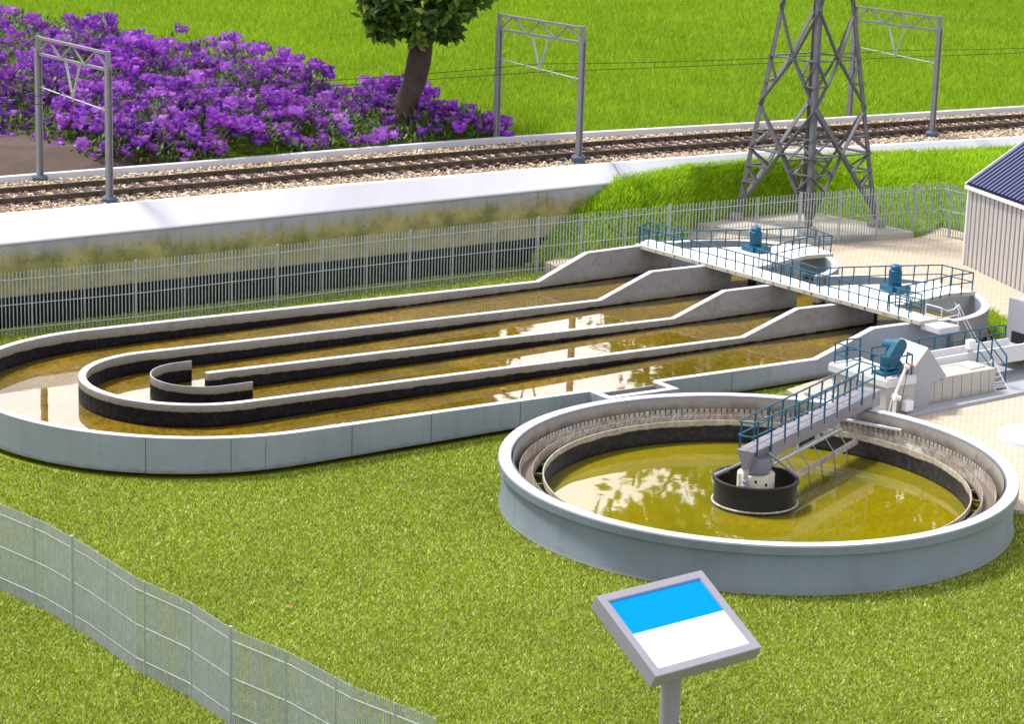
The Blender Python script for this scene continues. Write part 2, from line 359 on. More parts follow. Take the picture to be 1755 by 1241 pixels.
# ------------------------------------------------------------------ ground, paving, terrain
NE = [(-3.2, 5.95, .31), (-1.781, 6.917, .31), (-1.492, 7.111, .31), (-1.029, 7.422, .31), (-.524, 7.741, .31), (.318, 8.342, .296), (.848, 8.78, .273), (1.925, 9.492, .24), (2.691, 9.916, .227), (4.2, 10.65, .22)]
FE = [(-3.4, 6.45, .313), (-1.916, 7.455, .313), (-1.605, 7.661, .313), (-1.106, 7.979, .313), (-.567, 8.347, .313), (-.019, 8.704, .313), (.902, 9.403, .276), (2.066, 10.237, .243), (2.902, 10.74, .23), (4.6, 11.5, .22)]
R1 = [(-3.3, 6.32, .305), (-1.873, 7.284, .305), (-1.57, 7.489, .305), (-1.081, 7.802, .305), (-.553, 8.152, .305), (-.018, 8.491, .305), (.559, 8.97, .282), (2.029, 10.041, .235), (2.852, 10.541, .222), (4.5, 11.3, .21)]
R2 = [(-3.25, 6.16, .305), (-1.835, 7.133, .305), (-1.537, 7.329, .305), (-1.058, 7.63, .305), (-.541, 7.975, .305), (-.016, 8.311, .305), (.547, 8.761, .282), (1.993, 9.848, .235), (2.802, 10.347, .222), (4.4, 11.1, .21)]
def ipl(P, u):  # interpolate polyline by x
    P = np.array(P); return np.interp(u, P[:, 0], P[:, 1]), np.interp(u, P[:, 0], P[:, 2])
def resamp(P, step):
    P = np.array(P); d = np.r_[0, np.cumsum(np.hypot(*np.diff(P[:, :2], axis=0).T))]; n = int(d[-1]/step)+1; q = np.linspace(0, d[-1], n)
    # light smoothing of the corners
    Q = np.c_[[np.interp(q, d, P[:, i]) for i in range(3)]].T
    k = max(1, int(.25/step)); pad = np.vstack([Q[:1]]*k+[Q]+[Q[-1:]]*k)
    S = np.array([pad[i:i+2*k+1].mean(0) for i in range(len(Q))]); S[:k] = Q[:k]; S[-k:] = Q[-k:]
    return S
tag(MB().prism([(-60, -20), (60, -20), (60, 150), (-60, 150)], -.6, -.03).build('ground', M['soil']), kind='structure')
tag(MB().prism([(-6, 2.2), (6, 2.2), (6, 5.6), (1.9, 7.6), (1.9, 8.1), (.4, 8.1), (-.078, 7.985), (-1.478, 7.01), (-3.4, 5.68), (-6, 4)], -.028, 0).build('turf', M['turf']), kind='structure')
def pave_z(x, y): return .012+.036*min(1, max(0, (y-7.25)/1.15))
pv = MB()
pvp = [G(2.05, -.655), (.98, 5.93), (1.10, 5.6), (1.19, 5.56), (1.9, 5.9), (3.6, 7.0), (3.0, 8.1), (2.1, 8.0), (1.62, 8.75), (1.50, 8.83), (1.34, 8.62), (.66, 8.60), (.36, 8.36), G(2.34, .86), G(2.34, .5), G(2.34, -.58)]
_pavepoly = np.array(pvp)
def inpoly(x, y, P):
    x = np.asarray(x); y = np.asarray(y); c = np.zeros(x.shape, bool); n = len(P); j = n-1
    for i in range(n):
        xi, yi = P[i]; xj, yj = P[j]
        with np.errstate(divide='ignore', invalid='ignore'): c ^= ((yi > y) != (yj > y)) & (x < (xj-xi)*(y-yi)/(yj-yi+1e-12)+xi)
        j = i
    return c
bm = bmesh.new(); vs = [bm.verts.new((p[0], p[1], 0)) for p in pvp]; bm.faces.new(vs); bmesh.ops.triangulate(bm, faces=bm.faces)
for _ in range(4): bmesh.ops.subdivide_edges(bm, edges=bm.edges, cuts=1, use_grid_fill=True)
bmesh.ops.recalc_face_normals(bm, faces=bm.faces)
for v in bm.verts: v.co.z = pave_z(v.co.x, v.co.y)
if sum(f.normal.z for f in bm.faces) < 0: bmesh.ops.reverse_faces(bm, faces=bm.faces)
ext = bmesh.ops.extrude_edge_only(bm, edges=[e for e in bm.edges if e.is_boundary])
for v in ext['geom']:
    if isinstance(v, bmesh.types.BMVert): v.co.z = -.02
me = bpy.data.meshes.new('paving'); bm.to_mesh(me); bm.free(); me.materials.append(M['paving'])
tag(put('paving', bpy.data.objects.new('paving', me)), kind='structure')
# small grass patch beside the round end of the second channel
patch = [G(2.80, -.80), G(3.02, -.66), G(3.20, -.30), G(3.06, -.28), G(3.02, -.46), G(2.90, -.60), G(2.70, -.68)]
tag(MB().prism(patch, .0, .026).build('turf', M['turf']), kind='structure')

# lawn beyond the railway
fe = resamp(FE, .12); nrm = []
vv = []; D = [0.012, .15, .4, .8, 1.4, 2.2, 3.4, 5, 8, 14, 30, 70]
for i, p in enumerate(fe):
    a = fe[max(0, i-3)]; b = fe[min(len(fe)-1, i+3)]; t = (b-a)[:2]; t /= np.hypot(*t); n = np.array([-t[1], t[0]])
    for d in D:
        q = p[:2]+n*d
        vv.append((q[0], q[1], p[2]-.014+.012*d*min(1, 14/max(d, 1e-6))+.012*math.sin(q[0]*1.7+q[1])*min(1, d)))
nd = len(D); ff = [(i*nd+j, (i+1)*nd+j, (i+1)*nd+j+1, i*nd+j+1) for i in range(len(fe)-1) for j in range(nd-1)]
lawn = npmesh('lawn', np.array(vv), np.array(ff), M['lawn']); tag(lawn, kind='structure')
def lawn_z(x, y):   # same height field, for the planting
    P = np.array(FE); b = np.interp(x, P[:, 0], P[:, 2]); d = (y-np.interp(x, P[:, 0], P[:, 1]))*.82
    return b-.014+.012*np.minimum(d, 14)+.012*np.sin(x*1.7+y)*np.minimum(1, np.maximum(d, 0))
# grassy embankment between the paving and the railway kerb
TOE = [(.05, 7.99), (.2, 8.03), (.35, 8.09), (.5, 8.17), (.57, 8.30), (.61, 8.50), (1.02, 8.79), (1.375, 8.48), (1.43, 8.56), (1.49, 8.68), (1.58, 8.58), (1.9, 8.25), (2.6, 8.0), (4.2, 8.2)]
def emb(u, v):
    ny, nz = ipl(NE, u); y0 = ny-.034+.020*np.clip((u-.36)/.2, 0, 1)
    ty = np.interp(u, [p[0] for p in TOE], [p[1] for p in TOE]); tz = .015+.035*np.clip((u-.3)/.5, 0, 1)
    top = tz+(nz-.048+.014*np.clip((u-.36)/.2, 0, 1)-tz)*np.clip((u-.06)/.26, 0, 1)**.8
    v = np.asarray(v); prof = np.where(v < .5, 1-.25*(v/.5)**2, .75*(1-(v-.5)/.5))
    return u, y0+(ty-y0)*v, tz+(top-tz)*prof
us = np.linspace(.05, 4.2, 90); vs_ = np.linspace(0, 1, 14)
vv = [tuple(float(k) for k in emb(u, v)) for u in us for v in vs_]; ff = [(i*14+j, (i+1)*14+j, (i+1)*14+j+1, i*14+j+1) for i in range(89) for j in range(13)]
tag(npmesh('embankment', np.array(vv), np.array(ff), M['lawn']), kind='structure')

# ------------------------------------------------------------------ grass (uncountable)
def blades(name, P, h, wd, lean, cols, mat, jit=.3, seg=False):
    n = len(P); a = RNG.uniform(0, 2*PI, n); hh = h*RNG.uniform(1-jit, 1+jit, n); ww = wd*RNG.uniform(.7, 1.3, n)
    dx = np.c_[np.cos(a), np.sin(a), np.zeros(n)]*ww[:, None]/2
    b = RNG.uniform(0, 2*PI, n); ln = lean*hh*RNG.uniform(.2, 1.2, n); tip = np.c_[np.cos(b)*ln, np.sin(b)*ln, hh]
    if seg:
        mid = tip*np.array([.35, .35, .6]); V = np.stack([P-dx, P+dx, P+mid+dx*.7, P+tip, P+mid-dx*.7], 1).reshape(-1, 3)
        i0 = np.arange(n)*5; F = np.concatenate([np.c_[i0, i0+1, i0+2], np.c_[i0, i0+2, i0+4], np.c_[i0+4, i0+2, i0+3]]); k = 5
    else:
        V = np.stack([P-dx, P+dx, P+tip], 1).reshape(-1, 3); F = np.arange(n*3).reshape(-1, 3); k = 3
    cols = np.array(cols); c = cols[RNG.integers(0, len(cols), n)]*RNG.uniform(.75, 1.25, (n, 1))
    X, Y = P[:, 0], P[:, 1]; pn = np.sin(X*5.1+2*np.sin(Y*3.3))*np.cos(Y*4.7+1.5*np.sin(X*2.9+Y))+.6*np.sin(X*19+3*np.sin(Y*11))*np.sin(Y*23+2*np.sin(X*17))
    c = c*(1+.07*pn[:, None])
    return tag(npmesh(name, V, F, mat, np.repeat(c, k, 0)), kind='stuff')
def in_tank(x, y):
    s, t = inv(x, y); r = np.hypot(s-.56, t+.03)
    body = ((s > .56) & (s < 2.72) & (t > -.61) & (t < .56)) | (r < .585) | ((s > 1.43) & (s < 1.65) & (t > -.69) & (t < 0))
    ring = (np.hypot(s-2.645, t-.255) < .32) | (np.hypot(s-2.69, t+.335) < .32)
    return body | ring | (np.hypot(x-.572, y-5.55) < .596)
n = 1500000; yy = 3.7*(8.2/3.7)**RNG.uniform(0, 1, n); xx = RNG.uniform(-.235, .235, n)*yy
k = ~in_tank(xx, yy) & ~inpoly(xx, yy, pvp); s_, t_ = inv(xx, yy); k &= ~((xx > .1) & (yy > 8.12)); k &= (t_ < np.interp(xx, [-1.5, -.08], [1.0, .98]))
P = np.c_[xx[k], yy[k], np.zeros(k.sum())]
blades('turf_fibres', P, .0058, .0024, 1.1, [(.29, .37, .012), (.20, .28, .01), (.38, .46, .025), (.62, .70, .26), (.09, .14, .008), (.31, .37, .01)], M['turfblade'], .35)
# embankment + patch
n = 110000; u = np.where(RNG.uniform(0, 1, n) < .35, RNG.uniform(.55, 1.45, n), RNG.uniform(.06, 2.3, n)); v = RNG.uniform(0, 1, n)**.9; ex, ey, ez = emb(u, v)
k = ey < 9.9; GC = [(.22, .38, .006), (.29, .47, .008), (.14, .27, .005), (.40, .54, .03), (.27, .40, .006)]
blades('embankment_grass', np.c_[ex, ey, ez][k], .022, .0030, .8, [tuple(min(.8, q*1.35) for q in g) for g in GC], M['blade'], .45, True)  # blade colour lifted to put light on a slope facing away from sun
n = 5000; q = np.c_[RNG.uniform(2.70, 3.2, n), RNG.uniform(-.80, -.28, n)]; gx, gy = G(q[:, 0], q[:, 1]); k = inpoly(gx, gy, patch)
blades('patch_grass', np.c_[gx, gy, np.full(n, .026)][k], .016, .003, .8, GC, M['blade'], .4, True)
n = 720000; yy = 7.9*(14.5/7.9)**RNG.uniform(0, 1, n); xx = RNG.uniform(-.25, .25, n)*yy; ky = ipl(FE, xx)[0]; k = yy > ky+.022; k &= ~((yy > np.interp(xx, [-3, -1.75, -1.55, -1.16, -.567, -.02, .06], [7.6, 8.3, 8.1, 7.98, 8.36, 8.72, 8.79])) & (yy < np.interp(xx, [-3, -1.9, -1.25, -.8, -.4, -.06, .0], [11.8, 10.8, 9.92, 9.38, 9.06, 8.83, 8.5])))
k &= ~((xx < -1.08) & (yy < 8.12)); P = np.c_[xx[k], yy[k], lawn_z(xx[k], yy[k])]
blades('lawn_grass', P, .024, .0034, .7, GC, M['blade'], .4)

# ------------------------------------------------------------------ railway
ne = resamp(NE, .1); feR = resamp(FE, .1)
bl = MB(); m_ = min(len(ne), len(feR)); a = [ne[int(i*(len(ne)-1)/59)] for i in range(60)]; b = [feR[int(i*(len(feR)-1)/59)] for i in range(60)]
for i in range(59):
    p0, p1, q0, q1 = a[i], a[i+1], b[i], b[i+1]
    bl.solid([(p0[0]-.01, p0[1]+.02, p0[2]-.014), (p1[0]-.01, p1[1]+.02, p1[2]-.014), (q1[0], q1[1]-.005, q1[2]-.014), (q0[0], q0[1]-.005, q0[2]-.014)], [(0, 1, 2, 3)])
tag(bl.build('ballast_bed', M['ballast'], origin=(0, 0, 0)), kind='structure')
# stones
ico = np.array([(0, 0, 1), (.89, 0, .45), (.28, .85, .45), (-.72, .53, .45), (-.72, -.53, .45), (.28, -.85, .45), (.72, .53, -.45), (-.28, .85, -.45), (-.89, 0, -.45), (-.28, -.85, -.45), (.72, -.53, -.45), (0, 0, -1)])
icf = np.array([(0, 1, 2), (0, 2, 3), (0, 3, 4), (0, 4, 5), (0, 5, 1), (1, 6, 2), (2, 7, 3), (3, 8, 4), (4, 9, 5), (5, 10, 1), (6, 7, 2), (7, 8, 3), (8, 9, 4), (9, 10, 5), (10, 6, 1), (6, 11, 7), (7, 11, 8), (8, 11, 9), (9, 11, 10), (10, 11, 6)])
n = 26000; u = RNG.uniform(-1.9, 2.4, n); v = RNG.uniform(.02, .985, n); ny, nz = ipl(NE, u); fy, fz = ipl(FE, u)
P = np.c_[u, ny+.02+(fy-ny-.03)*v, nz+(fz-nz)*v-.012]; sc = RNG.uniform(.0028, .0058, n)
Vt = ico[None]*sc[:, None, None]*RNG.uniform(.6, 1.25, (n, 12, 1))*np.array([1, 1, .75]); an = RNG.uniform(0, 6.28, n); ca, sa = np.cos(an)[:, None], np.sin(an)[:, None]
Vt = np.stack([Vt[:, :, 0]*ca-Vt[:, :, 1]*sa, Vt[:, :, 0]*sa+Vt[:, :, 1]*ca, Vt[:, :, 2]], 2)+P[:, None]
SCc = np.array([(.62, .50, .36), (.50, .35, .20), (.72, .66, .58), (.34, .26, .20), (.25, .22, .21), (.60, .38, .24), (.45, .42, .40), (.66, .54, .30)])
cc = SCc[RNG.integers(0, 8, n)]*RNG.uniform(.7, 1.15, (n, 1))
tag(npmesh('ballast_stones', Vt.reshape(-1, 3), (icf[None]+12*np.arange(n)[:, None, None]).reshape(-1, 3), M['stone'], np.repeat(cc, 12, 0)), kind='stuff')
trk = thing('railway_track', (0, 8.4, .3), 'narrow dark railway track with brown sleepers running across the gravel bed', 'railway track')
for R in (R1, R2):
    S = resamp(R, .06); mb = MB()
    for (wd, z0, z1) in ((.012, -.002, .001), (.003, .001, .009), (.0065, .009, .0125)):
        mb.wall([(p[0], p[1], p[2]+z1) for p in S], wd, lambda i, S=S, z0=z0: S[i][2]+z0)
    mb.build('rail', M['rail'], trk)
S1 = resamp(R1, .052); S2 = np.array(resamp(R2, .01)); cnt = 0
sl_base = None
for i in range(len(S1)-1):
    p = S1[i]
    if p[0] < -1.9 or p[0] > 2.35: continue
    t = S1[i+1][:2]-p[:2]; t /= np.hypot(*t); nn = np.array([t[1], -t[0]]); j = np.argmin(np.abs((S2[:, :2]-p[:2])@t)+.2*np.hypot(*(S2[:, :2]-p[:2]).T)); q = S2[j]
    d = np.array([q[0]-p[0], q[1]-p[1]]); L_ = np.hypot(*d); d /= L_
    mb = MB(); A_ = (p[0]-d[0]*.032, p[1]-d[1]*.032, p[2]-.008); B_ = (q[0]+d[0]*.036, q[1]+d[1]*.036, q[2]-.008); mb.bar(A_, B_, .022, .012)
    for e in (p, q): mb.bar((e[0]-d[0]*.014, e[1]-d[1]*.014, e[2]+.0005), (e[0]+d[0]*.014, e[1]+d[1]*.014, e[2]+.0005), .012, .006)
    if cnt < 99: mb.build('sleeper', M['sleeper'], trk)
    cnt += 1
# retaining wall with sloped white parapet (left) that goes over into a kerb (right)
rw = thing('retaining_wall', (-.5, 7.75, 0), 'long algae stained retaining wall with sloping white parapet below the railway', 'retaining wall')
u = (math.cos(math.radians(34.83)), math.sin(math.radians(34.83))); nw = (-u[1], u[0]); w0 = (-1.478, 7.011)
def RW(k, o, z): return (w0[0]+u[0]*k+nw[0]*o, w0[1]+u[1]*k+nw[1]*o, z)
mb = MB(); mb.hexa([RW(-3, .001, -.03), RW(2.2, .001, -.03), RW(2.2, .06, -.03), RW(-3, .09, -.03)], [RW(-3, .001, .245), RW(2.2, .001, .243), RW(2.2, .06, .243), RW(-3, .09, .245)]); mb.build('wall_face', M['algae'], rw)
mb = MB(); N_ = 24
def coping(P0_):
    """sections: list of (bottom xyz, top xyz) ; sloped white face with a flat top strip"""
    m = MB(); n = len(P0_)
    for (bx, by, bz), (tx, ty, tz), (ox, oy) in P0_:
        m.v += [(bx, by, bz-.006), (bx, by, bz), (tx, ty, tz), (tx+ox*.022, ty+oy*.022, tz), (tx+ox*.022, ty+oy*.022, tz-.09), (tx, ty, bz-.006)]
    for i in range(n-1):
        for j in range(6):
            a_ = i*6+j; b_ = i*6+(j+1) % 6; m.f.append((a_, a_+6, b_+6, b_)); m.m.append(0)
    m.f.append(tuple(range(6))); m.m.append(0); m.f.append(tuple((n-1)*6+j for j in range(5, -1, -1))); m.m.append(0)
    return m
def csec(x):
    ny_, nz_ = ipl(NE, x); ny_ = float(ny_); zt = float(nz_)+.004
    k = ((x-w0[0])*u[0]+(ny_-w0[1])*u[1]); q = RW(k, -.004, .25)
    f = min(1, max(0, (x-.10)/.35)); f = f*f*(3-2*f)
    h_ = min(1, max(0, (x-.36)/.2)); g_ = (x+.033-.018*h_, ny_-.045+.024*h_, zt-.055+.027*h_)
    return ((q[0]*(1-f)+g_[0]*f, q[1]*(1-f)+g_[1]*f, q[2]*(1-f)+g_[2]*f), (x, ny_, zt), nw)
for a_, b_ in ((-3.1, .318),): coping([csec(x) for x in np.linspace(a_, b_, 44)]).build('parapet', M['parapet'], rw, bevel=.003)
mb = MB(); mb.hexa([RW(-3, -.012, -.02), RW(2.02, -.012, -.02), RW(2.02, -.0005, -.02), RW(-3, -.0005, -.02)], [RW(-3, -.006, .089), RW(2.02, -.006, .089), RW(2.02, -.0005, .089), RW(-3, -.0005, .089)]); mb.build('black_skirt', M['tarp'], rw)
tag(coping([csec(x) for x in np.linspace(.3215, 3.6, 60)]).build('railway_kerb', M['parapet'], bevel=.002), 'white concrete kerb on the near side of the gravel above the grass bank', 'kerb')
mb = MB().wall([(p[0], p[1]+.006, p[2]+.006) for p in feR], .022, lambda i: feR[i][2]-.08)
tag(mb.build('railway_kerb', M['parapet'], bevel=.002), 'long white concrete kerb on the far side of the gravel beside flowers and lawn', 'kerb')

# catenary portals
def portal(front, rear, z, lab):
    r = thing('catenary_portal', (*front, z), lab, 'railway mast', 'overhead line portals')
    fr, re = Vector((*front, z)), Vector((*rear, z)); d = (re-fr).normalized(); e = Vector((d.y, -d.x, 0)); H_ = .395
    for p in (fr, re):
        mb = MB(); b0 = p+Vector((0, 0, -.01)); t0 = p+Vector((0, 0, H_+.012)); mb.bar(b0, t0, .004, .016, up=e)
        for s_ in (-1, 1): mb.bar(b0+e*.0075*s_, t0+e*.0075*s_, .016, .003, up=e)
        ms = mb.build('mast', M['mast'], r)
        MB().revolve(p, [(.0, p.z-.014), (.024, p.z-.014), (.024, p.z+.008), (.019, p.z+.015), (0.001, p.z+.015)], 24, False).build('foot', M['foot'], ms, smooth=True)
    mb = MB(); up = Vector((0, 0, 1))
    for zz in (H_, H_+.05): mb.bar(fr+up*zz, re+up*zz, .008, .008)
    n = 6
    for i in range(n):
        a_ = fr.lerp(re, i/n)+up*(H_+(.05 if i % 2 else 0)); b_ = fr.lerp(re, (i+1)/n)+up*(H_+(0 if i % 2 else .05)); mb.bar(a_, b_, .005, .005)
    for p in (fr, re): mb.bar(p+up*(H_+.0), p+up*(H_+.056), .012, .012)
    mb.build('crossbeam', M['mast'], r)
    mid = fr.lerp(re, .5); zr = .285
    mb = MB(); mb.bar(mid-d*.045+up*H_, mid+up*zr, .007, .004); mb.bar(mid+d*.04+up*H_, mid+up*zr, .007, .004); mb.build('hanger', M['rust_light'], r)
    mb = MB(); mb.tube([fr+d*.01+up*.272, mid+up*.282, re-d*.012+up*.292], .0022, 6)
    for k in (.08, .35, .5, .62, .93): c_ = fr.lerp(re, k)+up*(.27+.022*k+.001); mb.tube([c_-up*.008, c_+up*.006], .0035, 6)
    mb.build('registration_rod', M['rust_light'], r)
    return mid
Mm = [(-1.492, 7.722), (-1.225, 7.416), (-.08, 8.691), (.203, 8.396), (1.284, 9.722), (1.567, 9.453)]
mids = [portal(Mm[1], Mm[0], .303, 'steel overhead line portal beside the purple flowers, leftmost of three'), portal(Mm[3], Mm[2], .299, 'steel overhead line portal between the small tree and the lattice pylon'),
        portal(Mm[5], Mm[4], .247, 'steel overhead line portal behind and right of the lattice pylon')]
ext0 = mids[0]-(mids[1]-mids[0]); ext3 = mids[2]+(mids[2]-mids[1])
PTS = [ext0, mids[0], mids[1], mids[2], ext3]
for dz, lab, sag in ((.300, 'upper overhead wire carried by the railway portals', .012), (.272, 'lower overhead contact wire running under the railway portals', .002)):
    pp = []
    for i in range(4):
        for j in range(10):
            k = j/10; q = PTS[i].lerp(PTS[i+1], k); pp.append((q.x, q.y, q.z+dz-sag*4*k*(1-k)))
    mb = MB().tube(pp, .0011, 5)
    if sag < .01:
        for q in pp[3::4]: mb.tube([q, (q[0], q[1], q[2]+.018)], .0008, 4)
    tag(mb.build('overhead_wire', M['dark']), lab, 'wire')

# ------------------------------------------------------------------ fences
def fence(name, P, hgt, spc, pw, postgap, lab, big, rails, mb_t=.002, off=0, mr=.0019):
    S = resamp_raw(P, spc); r = thing(name, tuple(S[len(S)//2]), lab, 'fence'); mb = MB()
    for i in range(len(S)-1):
        p = S[i]; t = S[i+1]-p; t[2] = 0; t /= np.hypot(*t[:2])
        mb.bar((p[0], p[1], p[2]-.008), (p[0], p[1], p[2]+hgt), pw, mb_t, up=(-t[1], t[0], 0))
    mb.build('pickets', M['fence'], r)
    for z in rails: MB().tube([(p[0]+.0015, p[1]-.002, p[2]+z) for p in S[::3]], .0013, 5).build('rail', M['fence'], r)
    T = resamp_raw(P, postgap)
    for i, p in enumerate(T):
        b_ = i % big == off; MB().tube([(p[0], p[1]-.001, -.01), (p[0], p[1]-.001, p[2]+hgt+(.004 if b_ else .0))], .0036 if b_ else mr, 8).build('post', M['fence'], r)
def resamp_raw(P, step):
    P = np.array(P, float); d = np.r_[0, np.cumsum(np.hypot(*np.diff(P[:, :2], axis=0).T))]; q = np.arange(0, d[-1], step)
    return np.c_[[np.interp(q, d, P[:, i]) for i in range(3)]].T
fence('picket_fence', [(-2.3, 6.35, 0), (-1.458, 6.905, 0), (-1.081, 7.125, 0), (-.507, 7.54, 0), (-.078, 7.835, 0), (.205, 7.99, .005), (.515, 8.115, .02), (.991, 8.285, .043), (1.463, 8.542, .046), (1.543, 8.440, .046), (1.70, 8.20, .046)],
      .188, .0113, .0025, .158, 'long grey picket fence behind the tanks, in front of the retaining wall and the pylon', 3, (.022, .093, .166))
nf = [(-1.34, 5.20), (-1.16, 5.00), (-1.033, 4.845), (-.92, 4.735), (-.81, 4.60), (-.74, 4.500), (-.691, 4.43), (-.578, 4.315), (-.478, 4.175), (-.37, 4.075), (-.25, 3.93), (-.1, 3.80)]
fence('picket_fence', [(x, y, 0) for x, y in nf], .190, .0058, .0027, .148, 'wavy fine meshed picket fence on the turf in the near left corner', 4, (.030, .098, .168), .0016, 1, .0017)

# ------------------------------------------------------------------ aeration tank
tank = thing('aeration_tank', G(1.4, 0, 0), 'long oval concrete channel tank with four parallel channels of brown water', 'tank')
zl = lambda s: .106-.019*s
zo = lambda s: max(.106-.019*s, .05)
path = [(1.643, -.669), (1.643, -.592)]
outer = [(s, -.590, zl(s)) for s in (1.643, 1.8, 2.0, 2.205)]+[(2.415, -.592, .128), (2.56, -.596, .126), (2.70, -.612, .126)]
notch = [(1.43, -.590), (1.43, -.669), (1.643, -.669), (1.643, -.590)]
low = [(x, y) for x, y in arc(.56, -.027, .563, 270, 90, 40)]
pathA = [(s, t, zl(s)) for s, t in [(1.643, -.590), (1.643, -.669), (1.43, -.669), (1.43, -.590), (1.2, -.590), (.9, -.590), (.7, -.590)]]+[(s, t, zl(s)) for s, t in low]+[(s, .537, zl(s)) for s in (.8, 1.1, 1.4, 1.7, 2.0, 2.075)]+[(2.262, .540, .138), (2.45, .545, .138), (2.62, .553, .136)]
def gp(P): return [(*G(s, t), z) for s, t, z in P]
mats = [M['tank_out'], M['band'], M['tank_top']]
MB().wall(gp(pathA), .021, .012, (0, 1, 2)).build('outer_wall', mats, tank, bevel=.002)
MB().wall(gp(outer), .021, .008, (1, 0, 2)).build('outer_wall', mats, tank, bevel=.002)
# joints in the outer wall: thin vertical seams
for s in (.46, .70, .93, 1.2, 1.9): MB().bar((*G(s, -.6012), .014), (*G(s, -.6012), zl(s)-.004), .0009, .0005, up=(NX[0], NX[1], 0)).build('joint', M['rock'], tank)
for a_ in (232, 252): s, t = .56+.5742*math.cos(math.radians(a_)), -.027+.5742*math.sin(math.radians(a_)); e_ = (math.cos(math.radians(a_)+AA), math.sin(math.radians(a_)+AA), 0); MB().bar((*G(s, t), .014), (*G(s, t), zl(s)-.004), .0009, .0005, up=e_).build('joint', M['rock'], tank)
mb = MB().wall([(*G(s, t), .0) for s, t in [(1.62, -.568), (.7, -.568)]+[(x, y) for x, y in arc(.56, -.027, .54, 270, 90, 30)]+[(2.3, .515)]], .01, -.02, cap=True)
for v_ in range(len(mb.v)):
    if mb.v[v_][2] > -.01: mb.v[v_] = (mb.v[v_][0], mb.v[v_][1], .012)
mb.build('plinth', M['dark'], tank)  # near-black strip under the overhanging wall; shade of the gap put into colour
ring = [(2.685, -.306, .120), (2.55, -.306, .121), (2.388, -.304, .125), (2.188, -.303, zl(2.188)), (2.0, -.302, zl(2.0)), (1.6, -.301, zl(1.6)), (1.2, -.3, zl(1.2)), (.9, -.3, zl(.9)), (.7, -.3, zl(.7))]
ring += [(x, y, zl(x)) for x, y in arc(.57, -.025, .275, 270, 90, 32)]+[(s, .249, zl(s)) for s in (.8, 1.1, 1.5, 1.9, 2.095)]+[(2.288, .247, .134), (2.46, .245, .132), (2.60, .245, .130)]
MB().wall(gp(ring), .020, .004, (1, 1, 2)).build('inner_wall', mats, tank, bevel=.002)
mid = [(.622, -.012, zl(.622)), (1.0, -.016, zl(1)), (1.5, -.02, zl(1.5)), (1.9, -.028, zl(1.9)), (2.15, -.034, zl(2.15)), (2.338, -.036, .127), (2.5, -.036, .125), (2.62, -.04, .124)]
MB().wall(gp(mid), .020, .004, (1, 1, 2)).build('middle_wall', mats, tank, bevel=.002)
baf = [(.642, .105)]+arc(.60, -.023, .128, 90, 270, 22)+[(.68, -.151)]
MB().wall([(*G(s, t), .0965-.01*(s-.6)) for s, t in baf], .0035, .004, (0, 0, 1)).build('curved_baffle', [M['baffle_sheet'] if 'baffle_sheet' in M else M['band'], M['steel_sheet']], tank, smooth=True)
ra = math.degrees
MB().wall([(*G(s, t), .133-.002*(s-2.6)) for s, t in arc(2.645, .255, .298, 98, -78, 40)], .024, .004, (1, 0, 2)).build('round_end_wall', mats, tank, bevel=.003)
MB().wall([(*G(s, t), .1275) for s, t in arc(2.695, -.335, .300, 82, -92, 40)], .024, .004, (1, 0, 2)).build('round_end_wall', mats, tank, bevel=.003)
# floor and outlet box
fl = [G(s, t) for s, t in [(1.643, -.59), (1.643, -.665), (1.43, -.665), (1.43, -.59)]+low+[(2.60, .545)]+arc(2.645, .255, .298, 88, -66, 24)+arc(2.695, -.335, .300, 70, -88, 24)+[(2.6, -.598), (2.42, -.592), (2.2, -.590)]]
def cap(poly, z):
    from mathutils.geometry import tessellate_polygon
    vs = [Vector((p[0], p[1], 0)) for p in poly]; m = MB(); m.v = [(p[0], p[1], z) for p in poly]
    for t in tessellate_polygon([vs]):
        a_, b_, c_ = (vs[i] for i in t)
        if (b_-a_).cross(c_-a_).z < 0: t = t[::-1]
        m.f.append(tuple(t)); m.m.append(0)
    return m
def face_up(o):
    me = o.data
    if me.polygons[0].normal.z < 0: me.flip_normals()
    return o
cap(fl, .0395).build('floor', M['sludge'], tank)
MB().wall([(*G(1.445, -.60), .070), (*G(1.63, -.60), .067)], .005, .01).build('weir_plate', M['steel_sheet'], tank)
tag(face_up(cap(fl, .0455).build('water', M['water'])), kind='structure')

# ------------------------------------------------------------------ railings
def railing(path, h, parent, sp=.042, r=.0021, mid_=.5, mat=None, name='railing', lean=None, zf=None):
    """path of (x,y,z) base points; makes handrail mesh with one post mesh each as sub-parts"""
    mat = mat or M['teal']; P = [Vector(p) for p in path]; up = Vector((0, 0, 1))
    mb = MB(); mb.tube([p+up*h for p in P], r, 7)
    if mid_: mb.tube([p+up*h*mid_ for p in P], r*.85, 7)
    rl = mb.build(name, mat, parent, smooth=True)
    for i in range(len(P)-1):
        L_ = (P[i+1]-P[i]).length; n = max(1, round(L_/sp))
        for j in range(n+(1 if i == len(P)-2 else 0)):
            q = P[i].lerp(P[i+1], j/n); j1 = Vector((random.uniform(-.0022, .0022), random.uniform(-.002, .002), 0))
            MB().tube([q-up*.006+j1, q+up*(h-.001)], r, 7).build('post', mat, rl, smooth=True)
    return rl
